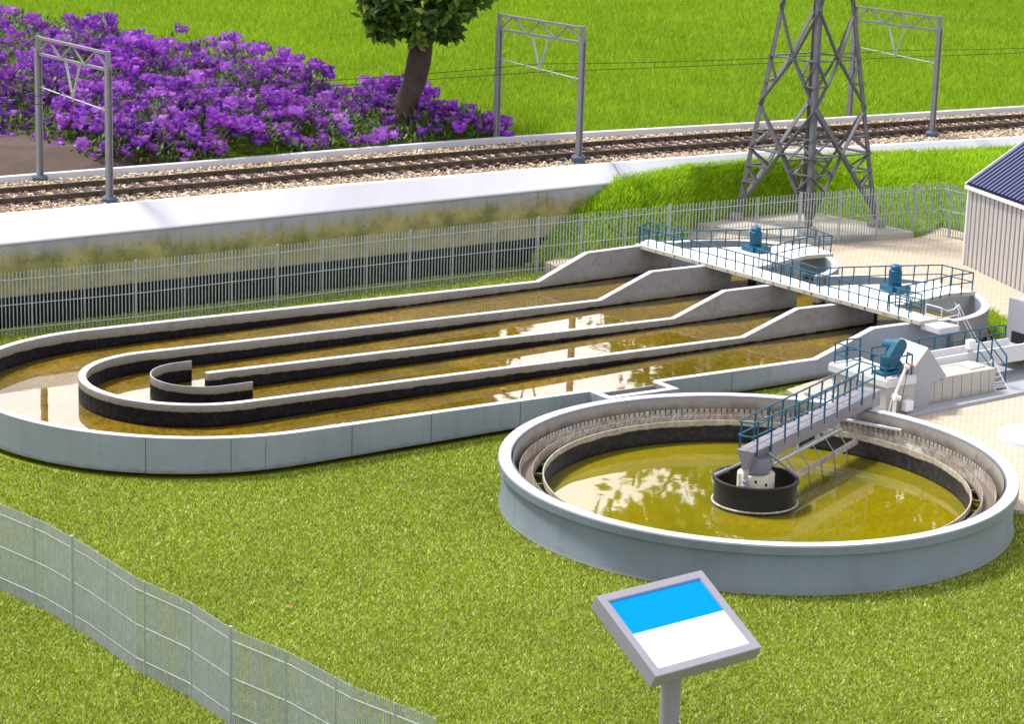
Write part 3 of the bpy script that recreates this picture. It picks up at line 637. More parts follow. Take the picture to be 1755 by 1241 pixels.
# ------------------------------------------------------------------ walkway bridge
wb = thing('walkway_bridge', G(2.53, 0, .11), 'white concrete walkway bridge with teal railings crossing the channel walls', 'footbridge')
def gz(P, z): return [(*G(s, t), z) for s, t in P]
deckp = [(2.470, .556), (2.549, -.640), (2.622, -.640), (2.612, -.470), (2.870, -.430), (2.965, -.448), (2.955, -.312), (2.690, -.208), (2.594, -.178), (2.588, .112), (2.652, .124), (2.850, .170), (2.945, .152), (2.968, .300), (2.82, .335), (2.69, .384), (2.567, .436), (2.556, .596)]
m = cap([G(s, t) for s, t in deckp], .141); n_ = len(deckp); g = [G(s, t) for s, t in deckp]
m.mi = 1
for p in range(n_): m.quad((*g[p], .141), (*g[(p+1) % n_], .141), (*g[(p+1) % n_], .129), (*g[p], .129))
m2 = cap([G(s, t) for s, t in deckp], .129); b0 = len(m.v); m.v += m2.v; m.f += [tuple(i+b0 for i in f) for f in m2.f]; m.m += m2.m
M['deck'] = concrete('deck_concrete', (.76, .75, .72), .93, (.5, .47, .36), .35, .7, 12, drips=False).m
m.build('deck', [M['deck'], concrete('deck_edge_concrete', (.50, .50, .43), .8, (.22, .22, .1), .6, .8, 14).m], wb)
mb = MB(); # bolt heads on the fascia
for k in np.linspace(.03, .97, 22):
    a_ = Vector(G(2.470, .556, .135)); b_ = Vector(G(2.549, -.640, .135)); q = a_.lerp(b_, k+random.uniform(-.012, .012)); o = Vector((AX[0], AX[1], 0)); mb.tube([q-o*.0015, q+o*.001], random.choice([.0018, .0024, .0035]), 8)
mb.build('bolts', M['rock'], wb)
for pts in ([(2.596, .245), (2.62, .245)], [(2.683, -.306), (2.70, -.306)]): MB().tube([(*G(2.72, pts[0][1]+.03), .01), (*G(2.72, pts[0][1]+.03), .129)], .014, 12).build('drive_shaft', M['black'], wb)
railing([(*G(2.474+.006, .548), .141), (*G(2.5513, -.595), .141)], .056, wb, .040)
railing([(*G(2.480, .552), .141), (*G(2.552, .588), .141), (*G(2.560, .436), .141), (*G(2.69, .378), .141), (*G(2.82, .330), .141), (*G(2.962, .296), .141), (*G(2.940, .158), .141), (*G(2.850, .176), .141), (*G(2.66, .130), .141)], .056, wb, .043)
railing([(*G(2.60, .112), .141), (*G(2.582, -.176), .141), (*G(2.690, -.214), .141), (*G(2.83, -.268), .141), (*G(2.95, -.318), .141), (*G(2.957, -.442), .141), (*G(2.870, -.436), .141), (*G(2.66, -.470), .141)], .056, wb, .043)
railing([(*G(2.608, -.478), .141), (*G(2.616, -.575), .141)], .056, wb, .040)
railing([(*G(2.558, -.50), .141), (*G(2.600, -.505), .141), (*G(2.602, -.60), .141)], .045, wb, .045, name='gate_rail')
# landing slab and its pale rails with a steep ladder
MB().prism([G(s, t) for s, t in [(2.565, -.628), (2.565, -.705), (2.645, -.705), (2.632, -.643)]], .113, .132).build('landing', M['white_conc'], wb, bevel=.003)
pr_ = [(*G(2.572, -.638), .132), (*G(2.575, -.697), .132)]
lr = railing(pr_, .056, wb, .06, .0016, mat=M['white'], name='landing_rail')
p0 = Vector(G(2.575, -.697, .188)); p1 = Vector(G(2.64, -.70, .188)); 
mb = MB(); mb.tube([p0, p0.lerp(p1, .35)-Vector((0, 0, .010)), p0.lerp(p1, .7)-Vector((0, 0, .008)), p1+Vector((0, 0, .004))], .0016, 6); mb.tube([p0-Vector((0, 0, .03)), p1-Vector((0, 0, .026))], .0014, 6); mb.tube([p1+Vector((0, 0, .004)), p1-Vector((0, 0, .056))], .0016, 6)
for dt in (0, .022): q = Vector(G(2.64+dt*.3, -.70+dt, .19)); e_ = Vector(G(2.742, -.735+dt, .02)); mb.tube([q, q.lerp(e_, .15)-Vector((0, 0, .003)), e_], .0015, 6)
mb.build('ladder_rail', M['white'], wb, smooth=True)

# ------------------------------------------------------------------ aerator drives
def motor(s, t, lab, copy=None):
    c0 = G(s, t, .141); r = thing('aerator_motor', c0, lab, 'motor', 'teal aerator motors on the walkway bridge')
    mb = MB(); a_ = Vector(G(s-.03, t+.012, 0)); 
    def blk(s0, s1, t0, t1, z0, z1): mb.hexa([G(s0, t0, z0), G(s1, t0, z0), G(s1, t1, z0), G(s0, t1, z0)], [G(s0, t0, z1), G(s1, t0, z1), G(s1, t1, z1), G(s0, t1, z1)])
    blk(s-.026, s+.022, t-.026, t+.030, .141, .157); blk(s-.018, s+.030, t-.048, t-.0265, .141, .160); mb.build('gearbox', M['teal2'], r, bevel=.002)
    MB().tube([G(s, t-.008, .157), G(s, t-.008, .163)], .021, 20).build('flange', M['teal2'], r)
    mb = MB(); n = 22; c = G(s, t-.008); pr = []
    for k in range(n*4):
        pass
    b0 = len(mb.v); zz = [.163, .166, .178, .192, .203, .206]; rr_ = [.0165, .0195, .0195, .0195, .0190, .016]; N = n*4
    for z, r0 in zip(zz, rr_):
        for k in range(N): ra_ = r0*(1 if k % 4 < 2 else .91); mb.v.append((c[0]+ra_*math.cos(2*PI*k/N), c[1]+ra_*math.sin(2*PI*k/N), z))
    for i in range(len(zz)-1):
        for k in range(N): mb.f.append((i*N+k, i*N+(k+1) % N, (i+1)*N+(k+1) % N, (i+1)*N+k)); mb.m.append(0)
    mb.f.append(tuple((len(zz)-1)*N+k for k in range(N))); mb.m.append(0); mb.build('motor_body', M['teal2'], r)
    MB().revolve(c, [(0.0005, .206), (.0125, .206), (.0135, .210), (.0155, .210), (.0155, .2165), (.012, .220), (.0005, .2205)], 24, False).build('fan_cover', M['teal2'], r, smooth=True)
motor(2.741, .300, 'teal ribbed motor on the far platform of the walkway, near the pylon')
motor(2.751, -.318, 'teal ribbed motor on the near platform of the walkway, nearer the grey shed')

# ------------------------------------------------------------------ clarifier
cc0 = (.572, 5.55)
cl = thing('clarifier', (*cc0, 0), 'big round blue grey settling tank of yellow water with toothed overflow channel', 'tank')
MB().revolve(cc0, [(.566, .003), (.594, .003), (.589, .012), (.588, .0915), (.597, .0935), (.5972, .1105), (.595, .1127), (.568, .1127), (.5665, .111)], 160).build('outer_wall', [M['clar_out']], cl, smooth=True)
MB().revolve(cc0, [(.5695, .1129), (.5955, .1129), (.5955, .1134), (.5695, .1134)], 160).build('rim', M['tank_top'], cl, smooth=True)
MB().revolve(cc0, [(.557, .004), (.5655, .004), (.5655, .0895), (.563, .1105), (.557, .0895)][:4], 160).build('inner_lining', M['clar_in'], cl, smooth=True)
MB().revolve(cc0, [(.5135, .050), (.556, .050), (.556, .056), (.5135, .056)], 128).build('overflow_channel', M['clar_in'], cl, smooth=True)
def weir(R, z0, z1, zt, n, name):
    mb = MB(); N = n*4; th = .0016
    prof = []
    for k in range(N):
        a_ = 2*PI*(k+(0 if k % 4 in (0, 1) else 0))/N; ph = k % 4
        off = {0: .0, 1: 1.15, 2: .75, 3: .15}[ph]*2*PI/N
        top = zt if ph in (0, 1) else z1
        prof.append((a_+off, top))
    for (a_, top) in prof:
        ca, sa = math.cos(a_), math.sin(a_)
        mb.v += [(cc0[0]+R*ca, cc0[1]+R*sa, z0), (cc0[0]+R*ca, cc0[1]+R*sa, top), (cc0[0]+(R+th)*ca, cc0[1]+(R+th)*sa, top), (cc0[0]+(R+th)*ca, cc0[1]+(R+th)*sa, z0)]
    for k in range(N):
        a_ = 4*k; b_ = 4*((k+1) % N)
        for j in range(4): mb.f.append((a_+j, b_+j, b_+(j+1) % 4, a_+(j+1) % 4)); mb.m.append(0)
    return mb.build(name, M['weir'], cl)
def weirm():
    m = NT('weir_plate'); n = m.noise(60, 5); n2 = m.noise(8, 4); c = m.mix(m.ramp(n, [(.35, 0), (.65, 1)]), (.28, .24, .19), (.52, .49, .44)); c = m.mix(m.ramp(n2, [(.45, 0), (.7, .7)]), c, (.28, .18, .1)); m.color(c); m.set(.8); return m.m
M['weir'] = weirm()
weir(.546, .054, .0715, .0840, 236, 'outer_weir'); weir(.5165, .048, .0675, .0765, 224, 'inner_weir')
mb = MB()
for k in range(40):
    a_ = 2*PI*(k+.35)/40; ca, sa = math.cos(a_), math.sin(a_); mb = MB(); mb.bar((cc0[0]+.494*ca, cc0[1]+.494*sa, .050), (cc0[0]+.516*ca, cc0[1]+.516*sa, .050), .008, .006); mb.build('bracket', M['clar_in'], cl)
MB().revolve(cc0, [(.4905, -.01), (.4935, -.01), (.4935, .0705), (.4905, .0705)], 160).build('scum_baffle', M['baffle'], cl, smooth=True)
# scum box on the baffle and pale feed pipe
def PC(R, a_, z): return (cc0[0]+R*math.cos(math.radians(a_)), cc0[1]+R*math.sin(math.radians(a_)), z)
mb = MB()
for a0, a1, z0, z1 in ((31, 33, .070, .0805), (33, 38, .0805, .0805), (38, 40, .0805, .066)): mb.quad(PC(.492, a0, .05), PC(.492, a1, .05), PC(.5, a1, z1), PC(.5, a0, z0))
mb.build('scum_box', M['weir'], cl)
MB().bar(PC(.553, 72, .089), PC(.553, 45, .087), .010, .005).build('drive_rail', M['tank_top'], cl)
MB().revolve(cc0, [(.001, .0125), (.49, .0145), (.566, .0145)], 96, False).build('floor', M['sludge2'], cl)
tag(face_up(cap([PC(.5625, i*3, .0195)[:2] for i in range(120)], .0195).build('water', M['water2'])), kind='structure')
MB().revolve(cc0, [(.097, .0198), (.1015, .0199), (.1005, .0212), (.0972, .0222)], 72).build('scum_ring', M['weir'], cl)
# centre drum
MB().revolve(cc0, [(.0925, .0), (.097, .0), (.0955, .012), (.0955, .070), (.1005, .0705), (.1005, .0775), (.0925, .078)], 64).build('centre_drum', M['black'], cl, smooth=True)
MB().revolve(cc0, [(.001, .088), (.043, .088), (.0435, .086), (.0435, .0), (.001, .0)], 48, False).build('pedestal', M['cream'], cl, smooth=True)
mb = MB()
for a_, z in ((-62, .070), (-95, .078)): q = PC(.0437, a_, z); mb.revolve((q[0], q[1]), [(.0001, z-.004), (.0028, z-.002), (.0028, z+.002), (.0001, z+.004)], 8, False)
mb.build('port', M['black'], cl)

# ------------------------------------------------------------------ rotating scraper bridge
BD = Vector((.5308, .8475, 0)); BS = Vector((.8475, -.5308, 0)); c3 = Vector((*cc0, 0)); uz = Vector((0, 0, 1))
sb = thing('scraper_bridge', (*cc0, .09), 'grey rotating scraper bridge with teal handrails reaching from centre drum to tank rim', 'bridge')
def SB(d, o, z): return c3+BD*d+BS*o+uz*z
def sbox(d0, d1, o0, o1, z0, z1, z0b=None):
    m = MB(); z0b = z0 if z0b is None else z0b
    return m.hexa([SB(d0, o0, z0), SB(d0, o1, z0), SB(d1, o1, z0b), SB(d1, o0, z0b)], [SB(d0, o0, z1), SB(d0, o1, z1), SB(d1, o1, z1), SB(d1, o0, z1)])
sbox(.03, .5798, -.0235, .0235, .1215, .155, .1205).build('beam', M['bridge_grey'], sb, bevel=.0012)
MB().hexa([SB(-.060, -.004, .108), SB(-.060, .004, .108), SB(.04, .010, .118), SB(.04, -.010, .118)], [SB(-.062, -.0225, .1548), SB(-.062, .0225, .1548), SB(.034, .0235, .1548), SB(.034, -.0235, .1548)]).build('hopper_head', M['bridge_grey'], sb, bevel=.001)
sbox(.580, .628, -.0245, .0245, .114, .1552).build('end_block', M['bridge_grey'], sb, bevel=.0012)
MB().tube([SB(.575, -.004, .058), SB(.575, -.004, .128)], .0155, 20).build('drive_leg', M['bridge_grey'], sb, smooth=True)
MB().revolve(cc0, [(.001, .128), (.034, .128), (.036, .112), (.034, .095), (.028, .0885), (.001, .0885)], 40, False).build('turntable', M['bridge_grey'], sb, smooth=True)
mb = MB(); mb.tube([SB(-.052, 0, .112), SB(-.052, 0, .06)], .0055, 12); mb.tube([SB(-.052, 0, .082), SB(-.052, 0, .077)], .0085, 12); mb.tube([SB(-.052, 0, .07), SB(-.052, 0, .064)], .0085, 12); mb.build('downpipe', M['galv'], sb, smooth=True)
for a_, b_ in ((SB(.0, .030, .140), SB(.055, .082, .078)), (SB(-.03, -.012, .12), SB(-.05, -.080, .078))):
    mb = MB(); a_ = Vector(a_); b_ = Vector(b_); mb.tube([a_, a_.lerp(b_, .62)], .0035, 10); mb.tube([a_.lerp(b_, .6), a_.lerp(b_, .64)], .0062, 10); mb.tube([a_.lerp(b_, .62), b_], .005, 10); mb.build('strut', M['mast'], sb, smooth=True)
mb = MB(); mb.tube([SB(.062, .008, .094), SB(.43, .008, .094)], .0062, 12, True)
for d in (.085, .19, .305, .415): mb.tube([SB(d, .008, .094), SB(d, .008, .13)], .0060, 12)
mb.build('scum_pipe', M['galv'], sb, smooth=True)
mb = MB(); mb.hexa([SB(.10, .036, .044), SB(.10, .038, .044), SB(.478, .038, .050), SB(.478, .036, .050)], [SB(.10, .036, .060), SB(.10, .038, .060), SB(.478, .038, .068), SB(.478, .036, .068)]); mb.build('scraper_blade', M['weir'], sb)
mb = MB()
for d in (.13, .2, .27, .34, .41): mb.tube([SB(d, .037, .06), SB(d+.012, .039, .014)], .0022, 6); mb.tube([SB(d, .012, .094), SB(d+.004, .036, .062)], .0016, 6)
mb.build('blade_arm', M['mast'], sb)
H_ = .068
for o in (.021, -.021):
    mb = MB()
    for hh in (H_, H_*.52): mb.tube([SB(-.062, o*.9, .155+hh), SB(.08, o, .155+hh), SB(.44, o, .155+hh), SB(.50, o, .157+hh), SB(.585, o, .157+hh)], .0022, 7)
    rl = mb.build('railing', M['teal'], sb, smooth=True)
    for j in range(10):
        d = -.048+.0705*j; fl_ = .004*(1 if o > 0 else -1)
        MB().tube([SB(d, o+fl_*(1.0 if j > 7 else .5), .140), SB(d+.002, o, .155+H_)], .0024, 7).build('post', M['teal'], rl, smooth=True)
mb = MB()
for hh in (H_, H_*.52): mb.tube([SB(-.062, -.019, .155+hh), SB(-.068, 0, .155+hh), SB(-.062, .019, .155+hh)], .0022, 7)
mb.build('end_rail', M['teal'], sb, smooth=True)

# ------------------------------------------------------------------ pump house with flume
def gbox(m, s0, s1, t0, t1, z0, z1): return m.hexa([G(s0, t0, z0), G(s1, t0, z0), G(s1, t1, z0), G(s0, t1, z0)], [G(s0, t0, z1), G(s1, t0, z1), G(s1, t1, z1), G(s0, t1, z1)])
MB().prism([G(s, t) for s, t in [(2.16, -1.028), (2.95, -1.005), (2.95, -.70), (2.055, -.72), (2.06, -.99), (2.13, -1.028)]], -.02, .0215).build('plinth_slab', M['grey_conc'], bevel=.002)
tag(bpy.data.objects['plinth_slab'], 'low grey concrete slab under the pump house, beside the brick paving', 'slab')
ph = thing('pump_house', G(2.3, -.93, .0215), 'pale concrete pump house with pointed grey gable and low panelled annex', 'pump house')
m = MB(); m.prism([G(s, t) for s, t in [(2.078, -.80), (2.090, -.996), (2.190, -.998), (2.196, -.79)]], .0215, .094); m.build('block', M['house_conc'], ph, bevel=.0015)
m = MB(); m.prism([G(s, t) for s, t in [(2.070, -.79), (2.084, -1.001), (2.189, -1.003), (2.196, -.79)]], .094, .113).build('cap_slab', M['white_conc'], ph, bevel=.0015)
m = MB().wall([(*G(s, t), .1165) for s, t in [(2.190, -.995), (2.090, -.994), (2.077, -.795), (2.19, -.795)]], .008, .1125); m.build('kerb', M['white_conc'], ph)
# gable: profile in (s, z) extruded in t ; faces: front grey, slopes white
gpz = [(2.192, .0215), (2.192, .134), (2.238, .182), (2.314, .094), (2.262, .082), (2.254, .0215)]
m = MB(); F0 = [G(s, -.988, z) for s, z in gpz]; B0_ = [G(s+.01, -.872, z) for s, z in gpz]; nq = len(gpz)
m.mi = 0; m.quad(*F0); m.quad(*reversed(B0_)); m.mi = 1
for i in range(nq):
    j = (i+1) % nq; m.quad(F0[i], F0[j], B0_[j], B0_[i])
m.build('gable', [M['grey_conc'], M['white_conc']], ph, bevel=.0008)
m = MB(); gbox(m, 2.250, 2.5125, -.977, -.889, .0215, .0885).build('annex', M['house_conc'], ph, bevel=.0015)
m = MB()
for s in (2.285, 2.315, 2.352, 2.386, 2.424, 2.458, 2.49): m.bar(G(s, -.9774, .023), G(s-.003, -.9774, .086), .0006, .0004, up=(NX[0], NX[1], 0))
m.bar(G(2.256, -.9774, .0815), G(2.31, -.9774, .0845), .0012, .0005, up=(0, 0, 1)); m.build('panel_joint', M['rock'], ph)
m = MB(); m.prism([G(s, t) for s, t in [(2.437, -.957), (2.497, -.952), (2.499, -.902), (2.440, -.905)]], .0885, .0925).build('hatch', M['white_conc'], ph, bevel=.001)
# flume
fm = thing('water_flume', G(2.5, -.905, .06), 'raised white concrete water channel between pump house and grey concrete block', 'channel')
m = MB(); gbox(m, 2.30, 2.725, -.819, -.812, .066, .110); gbox(m, 2.262, 2.66, -.8835, -.8765, .0886, .110); gbox(m, 2.5135, 2.66, -.8835, -.8765, .063, .0884); gbox(m, 2.262, 2.725, -.8763, -.8192, .064, .076)
m.wall([(*G(2.66, -.880), .110), (*G(2.715, -.881), .110), (*G(2.76, -.875), .111), (*G(2.98, -.876), .111)], .007, .063); m.build('trough', M['white_conc'], fm)
m = MB(); gbox(m, 2.7255, 2.7995, -.871, -.74, .064, .077).build('trough_floor', M['grey_conc'], fm)
m = MB(); gbox(m, 2.7955, 2.7994, -.866, -.76, .0775, .110).build('sluice_opening', M['dark'], fm)  # flat near-black panel, shade inside the hole put into its colour
tag(gbox(MB(), 2.800, 3.1, -.869, -.735, .062, .204).build('concrete_block', M['grey_conc'], bevel=.003), 'tall grey concrete block at the right edge where the flume ends', 'block')
# teal railing along the back of the flume
br = thing('handrail', G(2.45, -.795, .09), 'long teal handrail running behind the flume and the pump house', 'railing')
railing([G(2.225, -.792, .090), G(2.69, -.795, .096), G(2.725, -.803, .096)], .048, br, .062, .0024)
# railing around the pump house top
hr = thing('handrail', G(2.12, -.9, .113), 'teal handrail around the belt drive on top of the pump house', 'railing')
railing([G(2.172, -.80, .113), G(2.132, -.792, .113), G(2.082, -.800, .113), G(2.090, -.985, .113)], .060, hr, .045, .0022)
railing([G(2.090, -.985, .113), G(2.180, -.990, .113), G(2.183, -.968, .113)], .058, hr, .06, .0022)
# belt drive
bdv = thing('belt_drive', G(2.15, -.93, .113), 'teal belt driven motor with slanted oval guard on the pump house roof', 'motor')
m = MB(); gbox(m, 2.108, 2.190, -.962, -.918, .113, .122).build('base_plate', M['teal2'], bdv, bevel=.002)
m = MB(); m.prism([G(s, t) for s, t in [(2.124, -.952), (2.158, -.952), (2.158, -.926), (2.124, -.926)]], .122, .160).build('gearbox', M['teal2'], bdv, bevel=.004)
def oval(c0, c1, r, t0, t1):  # stadium plate in the s-z plane
    (s0, z0), (s1, z1) = c0, c1; an = math.atan2(z1-z0, s1-s0); pts = []
    for i in range(13): a_ = an+PI/2+PI*i/12; pts.append((s0+r*math.cos(a_), z0+r*math.sin(a_)))
    for i in range(13): a_ = an-PI/2+PI*i/12; pts.append((s1+r*math.cos(a_), z1+r*math.sin(a_)))
    m = MB(); A_ = [G(s, t0, z) for s, z in pts]; B_ = [G(s, t1, z) for s, z in pts]; n = len(pts); m.quad(*A_); m.quad(*reversed(B_))
    for i in range(n): m.quad(A_[i], A_[(i+1) % n], B_[(i+1) % n], B_[i])
    return m
oval((2.131, .158), (2.156, .192), .0195, -.972, -.955).build('belt_guard', M['teal2'], bdv, bevel=.002)
MB().tube([G(2.162, -.955, .188), G(2.166, -.905, .182)], .0155, 20).build('motor_body', M['teal2'], bdv, smooth=True)
m = MB(); m.bar(G(2.162, -.925, .176), G(2.176, -.925, .122), .010, .03, up=(AX[0], AX[1], 0)); m.bar(G(2.172, -.93, .15), G(2.196, -.93, .122), .008, .02, up=(AX[0], AX[1], 0)); m.build('motor_bracket', M['teal2'], bdv)
# winch crane
cn = thing('winch_crane', G(2.092, -1.012, .012), 'small white hand winch crane with slanted jib before the pump house', 'crane')
cb = Vector(G(2.100, -1.018, .012)); ct = Vector(G(2.100, -1.018, .082)); tip = Vector(G(2.132, -1.018, .150))
m = MB(); m.tube([cb, ct], .0048, 14); m.build('post', M['white'], cn, smooth=True)
m = MB(); m.tube([ct-(tip-ct)*.05, tip], .004, 14); m.tube([tip-Vector((.004, 0, -.003)), tip+Vector((.008, 0, 0))], .0062, 10); m.build('jib', M['white'], cn, smooth=True)
m = MB(); q = Vector(G(2.092, -1.030, .078)); m.tube([q, q+Vector((-.007, -.003, .001))], .0095, 18); m.tube([q+Vector((.012, 0, -.004)), q+Vector((.0, 0, -.002))], .006, 14); m.build('winch_drum', M['white'], cn, smooth=True)
m = MB(); e_ = q+Vector((-.012, -.004, -.008)); m.tube([e_, e_+Vector((-.006, -.002, -.034)), e_+Vector((-.012, -.002, -.034))], .0014, 6); m.build('crank', M['white'], cn)
m = MB(); m.tube([tip+Vector((.006, 0, -.002)), tip+Vector((-.002, 0, -.06)), tip+Vector((-.006, 0, -.115))], .0009, 5); m.build('cable', M['rock'], cn)
m = MB(); m.tube([tip+Vector((.004, 0, .004)), tip+Vector((.014, 0, .005)), tip+Vector((.02, 0, .001))], [.003, .0045, .003], 8); m.build('rope_knot', M['rust'], cn)
# utility boxes
ub = thing('utility_box', G(2.148, -1.02, .02), 'small white utility box on a short post beside the winch crane', 'box')
m = MB(); gbox(m, 2.132, 2.160, -1.028, -1.008, .031, .058); m.build('cabinet', M['white'], ub, bevel=.0015); MB().tube([G(2.148, -1.018, .0), G(2.148, -1.018, .031)], .005, 10).build('post', M['mast'], ub)
cb_ = thing('control_box', G(2.509, -.879, .11), 'white control box on two thin legs above the flume', 'box')
m = MB(); gbox(m, 2.497, 2.521, -.888, -.870, .121, .146); m.build('cabinet', M['white'], cb_, bevel=.0015)
for s in (2.504, 2.514): MB().tube([G(s, -.879, .109), G(s, -.879, .122)], .0014, 6).build('leg', M['mast'], cb_)
# stairs
st = thing('stair', G(2.543, -.93, .0215), 'grey steel stair with teal handrails at the right end of the annex', 'stairs')
for s0 in (2.519, 2.565):
    m = MB(); m.hexa([G(s0, -.977, .0215), G(s0+.0025, -.977, .0215), G(s0+.0025, -.967, .0215), G(s0, -.967, .0215)], [G(s0, -.916, .0885), G(s0+.0025, -.916, .0885), G(s0+.0025, -.903, .0885), G(s0, -.903, .0885)]); m.build('stringer', M['white'], st)
for i in range(6): k = (i+.5)/6; m = MB(); gbox(m, 2.5218, 2.5648, -.975+.062*k, -.963+.062*k, .0215+.067*k, .0235+.067*k); m.build('tread', M['galv'], st)
for s0 in (2.5165, 2.569):
    m = MB(); m.tube([G(s0, -.902, .080), G(s0, -.902, .140), G(s0, -.907, .1455), G(s0, -.914, .1435), G(s0, -.957, .112), G(s0, -.960, .106), G(s0, -.960, .034)], .0023, 8); m.tube([G(s0, -.902, .118), G(s0, -.912, .116), G(s0, -.956, .084)], .0020, 8); m.build('handrail', M['teal'], st, smooth=True)
# little white trestle ladder left of the pump house
ld = thing('trestle_ladder', G(2.04, -.86, .012), 'tiny white trestle ladder on the paving left of the pump house', 'ladder')
for t in (-.835, -.862):
    m = MB()
    a_ = Vector(G(2.02, t, .012)); b_ = Vector(G(2.055, t, .085)); c_ = Vector(G(2.066, t, .012)); m.tube([a_, b_], .0018, 6); m.tube([b_, c_], .0018, 6); m.build('side_frame', M['white'], ld)
m = MB()
for k in (.25, .5, .75): m.tube([Vector(G(2.02, -.835, .012)).lerp(Vector(G(2.055, -.835, .085)), k), Vector(G(2.02, -.862, .012)).lerp(Vector(G(2.055, -.862, .085)), k)], .0015, 6)
m.build('rungs', M['white'], ld)
# round cover on the paving
m = MB(); cx_, cy_ = 1.352, 6.165; m.revolve((cx_, cy_), [(.001, .034), (.04, .033), (.07, .029), (.103, .021), (.106, .010)], 48, False); tag(m.build('round_cover', M['white_conc'], smooth=True), 'shallow domed white cover lying on the brick paving at the right edge', 'cover')

# ------------------------------------------------------------------ lattice pylon
pz = .07; PA = (1.0, 8.57); feet = {'l': (.761, 8.587), 'f': (.993, 8.365), 'r': (1.247, 8.542), 'b': (1.018, 8.765)}
MB().prism([(.62, 8.50), (.98, 8.305), (1.37, 8.475), (1.02, 8.835)], -.0, pz).build('pylon_pad', M['pad_conc'], bevel=.003)
tag(bpy.data.objects['pylon_pad'], 'flat concrete foundation pad under the lattice pylon', 'foundation')
py = thing('lattice_pylon', (*PA, pz), 'tall grey steel lattice pylon standing on a concrete pad behind the picket fence', 'pylon')
def PT(k, h):
    f = feet[k]; q = .66*h; return Vector((f[0]*(1-q)+PA[0]*q, f[1]*(1-q)+PA[1]*q, pz+.018+h))
TOPH = 1.08
for k in 'lfrb':
    a_ = PT(k, -.01); b_ = PT(k, TOPH); m = MB(); o = Vector((PA[0]-feet[k][0], PA[1]-feet[k][1], 0)).normalized(); e = Vector((-o.y, o.x, 0)); d1 = (o+e).normalized(); d2 = (o-e).normalized()
    wd = .0165
    for d in (d1, d2):
        n = Vector((-d.y, d.x, 0)); m.solid([a_, a_+d*wd, a_+d*wd+n*.003, a_+n*.003, b_, b_+d*wd, b_+d*wd+n*.003, b_+n*.003], [(0, 1, 2, 3), (7, 6, 5, 4), (0, 4, 5, 1), (1, 5, 6, 2), (2, 6, 7, 3), (3, 7, 4, 0)])
    lg = m.build('leg', M['pylon'], py)
    f = feet[k]; MB().revolve(f, [(.001, pz), (.030, pz), (.030, pz+.014), (.022, pz+.028), (.001, pz+.028)], 8, False).build('footing', M['mast'], lg)
faces = [('l', 'f'), ('f', 'r'), ('r', 'b'), ('b', 'l')]; H1 = .238; H2 = .395; H3 = .56; H4 = .73; H5 = .90
def brace(a, b, w=.010): return MB().bar(a, b, w, .004, up=(b-a).cross(Vector((0, 0, 1))) if True else None)
for A_, B_ in faces:
    m = MB(); W_ = .0115
    def B2(a, b, w=W_): m.bar(a, b, w*1.5, .004, up=(Vector((0, 0, 1)) if abs((b-a).normalized().z) < .5 else Vector((PT(A_, 0)-PT(B_, 0))).normalized()))
    mid1 = (PT(A_, H1)+PT(B_, H1))/2
    B2(PT(A_, H1), PT(B_, H1), .014)
    for X in (A_, B_):
        B2(PT(X, .02), mid1, .012)
        for h0, k0 in ((.06, .22), (.12, .46), (.178, .72)):
            q = PT(X, .02).lerp(mid1, k0); B2(PT(X, h0), q, .008)
        B2(PT(X, .12), PT(X, .02).lerp(mid1, .22), .008); B2(PT(X, .178), PT(X, .02).lerp(mid1, .46), .008); B2(PT(X, H1), PT(X, .02).lerp(mid1, .72), .008)
        B2(mid1, PT(X, H2), .011)
        B2(PT(X, .297), mid1.lerp(PT(X, H2), .38), .007); B2(PT(X, H1+.005), mid1.lerp(PT(X, H2), .38), .007)
    m.build('lower_bracing', M['pylon'], py); m = MB()
    for (ha, hb) in ((H2, H3), (H4, H3), (H4, H5)):
        mm = (PT(A_, hb)+PT(B_, hb))/2
        for X in (A_, B_): B2(PT(X, ha), mm, .010)
        if hb == H3 and ha == H2:
            for X in (A_, B_): B2(PT(X, .47), PT(X, H2).lerp(mm, .5), .007); B2(PT(X, H3), PT(X, H2).lerp(mm, .5), .007)
    B2(PT(A_, H3), PT(B_, H3), .009); B2(PT(A_, H5), PT(B_, H5), .009); 
    MB().bar(PT(A_, TOPH), PT(B_, TOPH), .009, .003).build('top_bar', M['pylon'], py)
    m.build('upper_bracing', M['pylon'], py)
m = MB(); mids_ = [(PT(a, H1)+PT(b, H1))/2 for a, b in faces]
for i in range(4): m.bar(mids_[i], mids_[(i+1) % 4], .009, .003)
m.build('waist_frame', M['pylon'], py)

# ------------------------------------------------------------------ shed
bd = np.array([.3564, -.9343]); bn = np.array([.9343, .3564]); B0 = np.array([1.484, 8.108]); zb = .02; ze = .312
sh = thing('metal_shed', (1.62, 8.0, .03), 'corrugated grey metal shed with dark blue ribbed roof at the right edge', 'shed')
def SH(a, b, z): q = B0+bd*a+bn*b; return (q[0], q[1], z)
m = MB(); Lw = .9; Dw = .62; pit = .0125; n = int(Lw/pit)
def corrwall(m, f, L, z0, z1f, pit=.027, dep=.016):
    n = int(L/pit)
    for i in range(n):
        a0 = i*pit
        for (a, b, o0, o1) in ((0, .68, 0, 0), (.68, .70, 0, dep), (.70, .97, dep, dep), (.97, 1, dep, 0)):
            p, q = a0+a*pit, a0+b*pit; m.quad(f(p, o0, z0), f(q, o1, z0), f(q, o1, z1f(q)), f(p, o0, z1f(p)))
corrwall(m, lambda a, o, z: SH(a, -.004+o, z), Lw, zb, lambda a: ze-.004); m.build('wall', M['shed_wall'], sh)
rise = math.tan(math.radians(32.5))*Dw/2
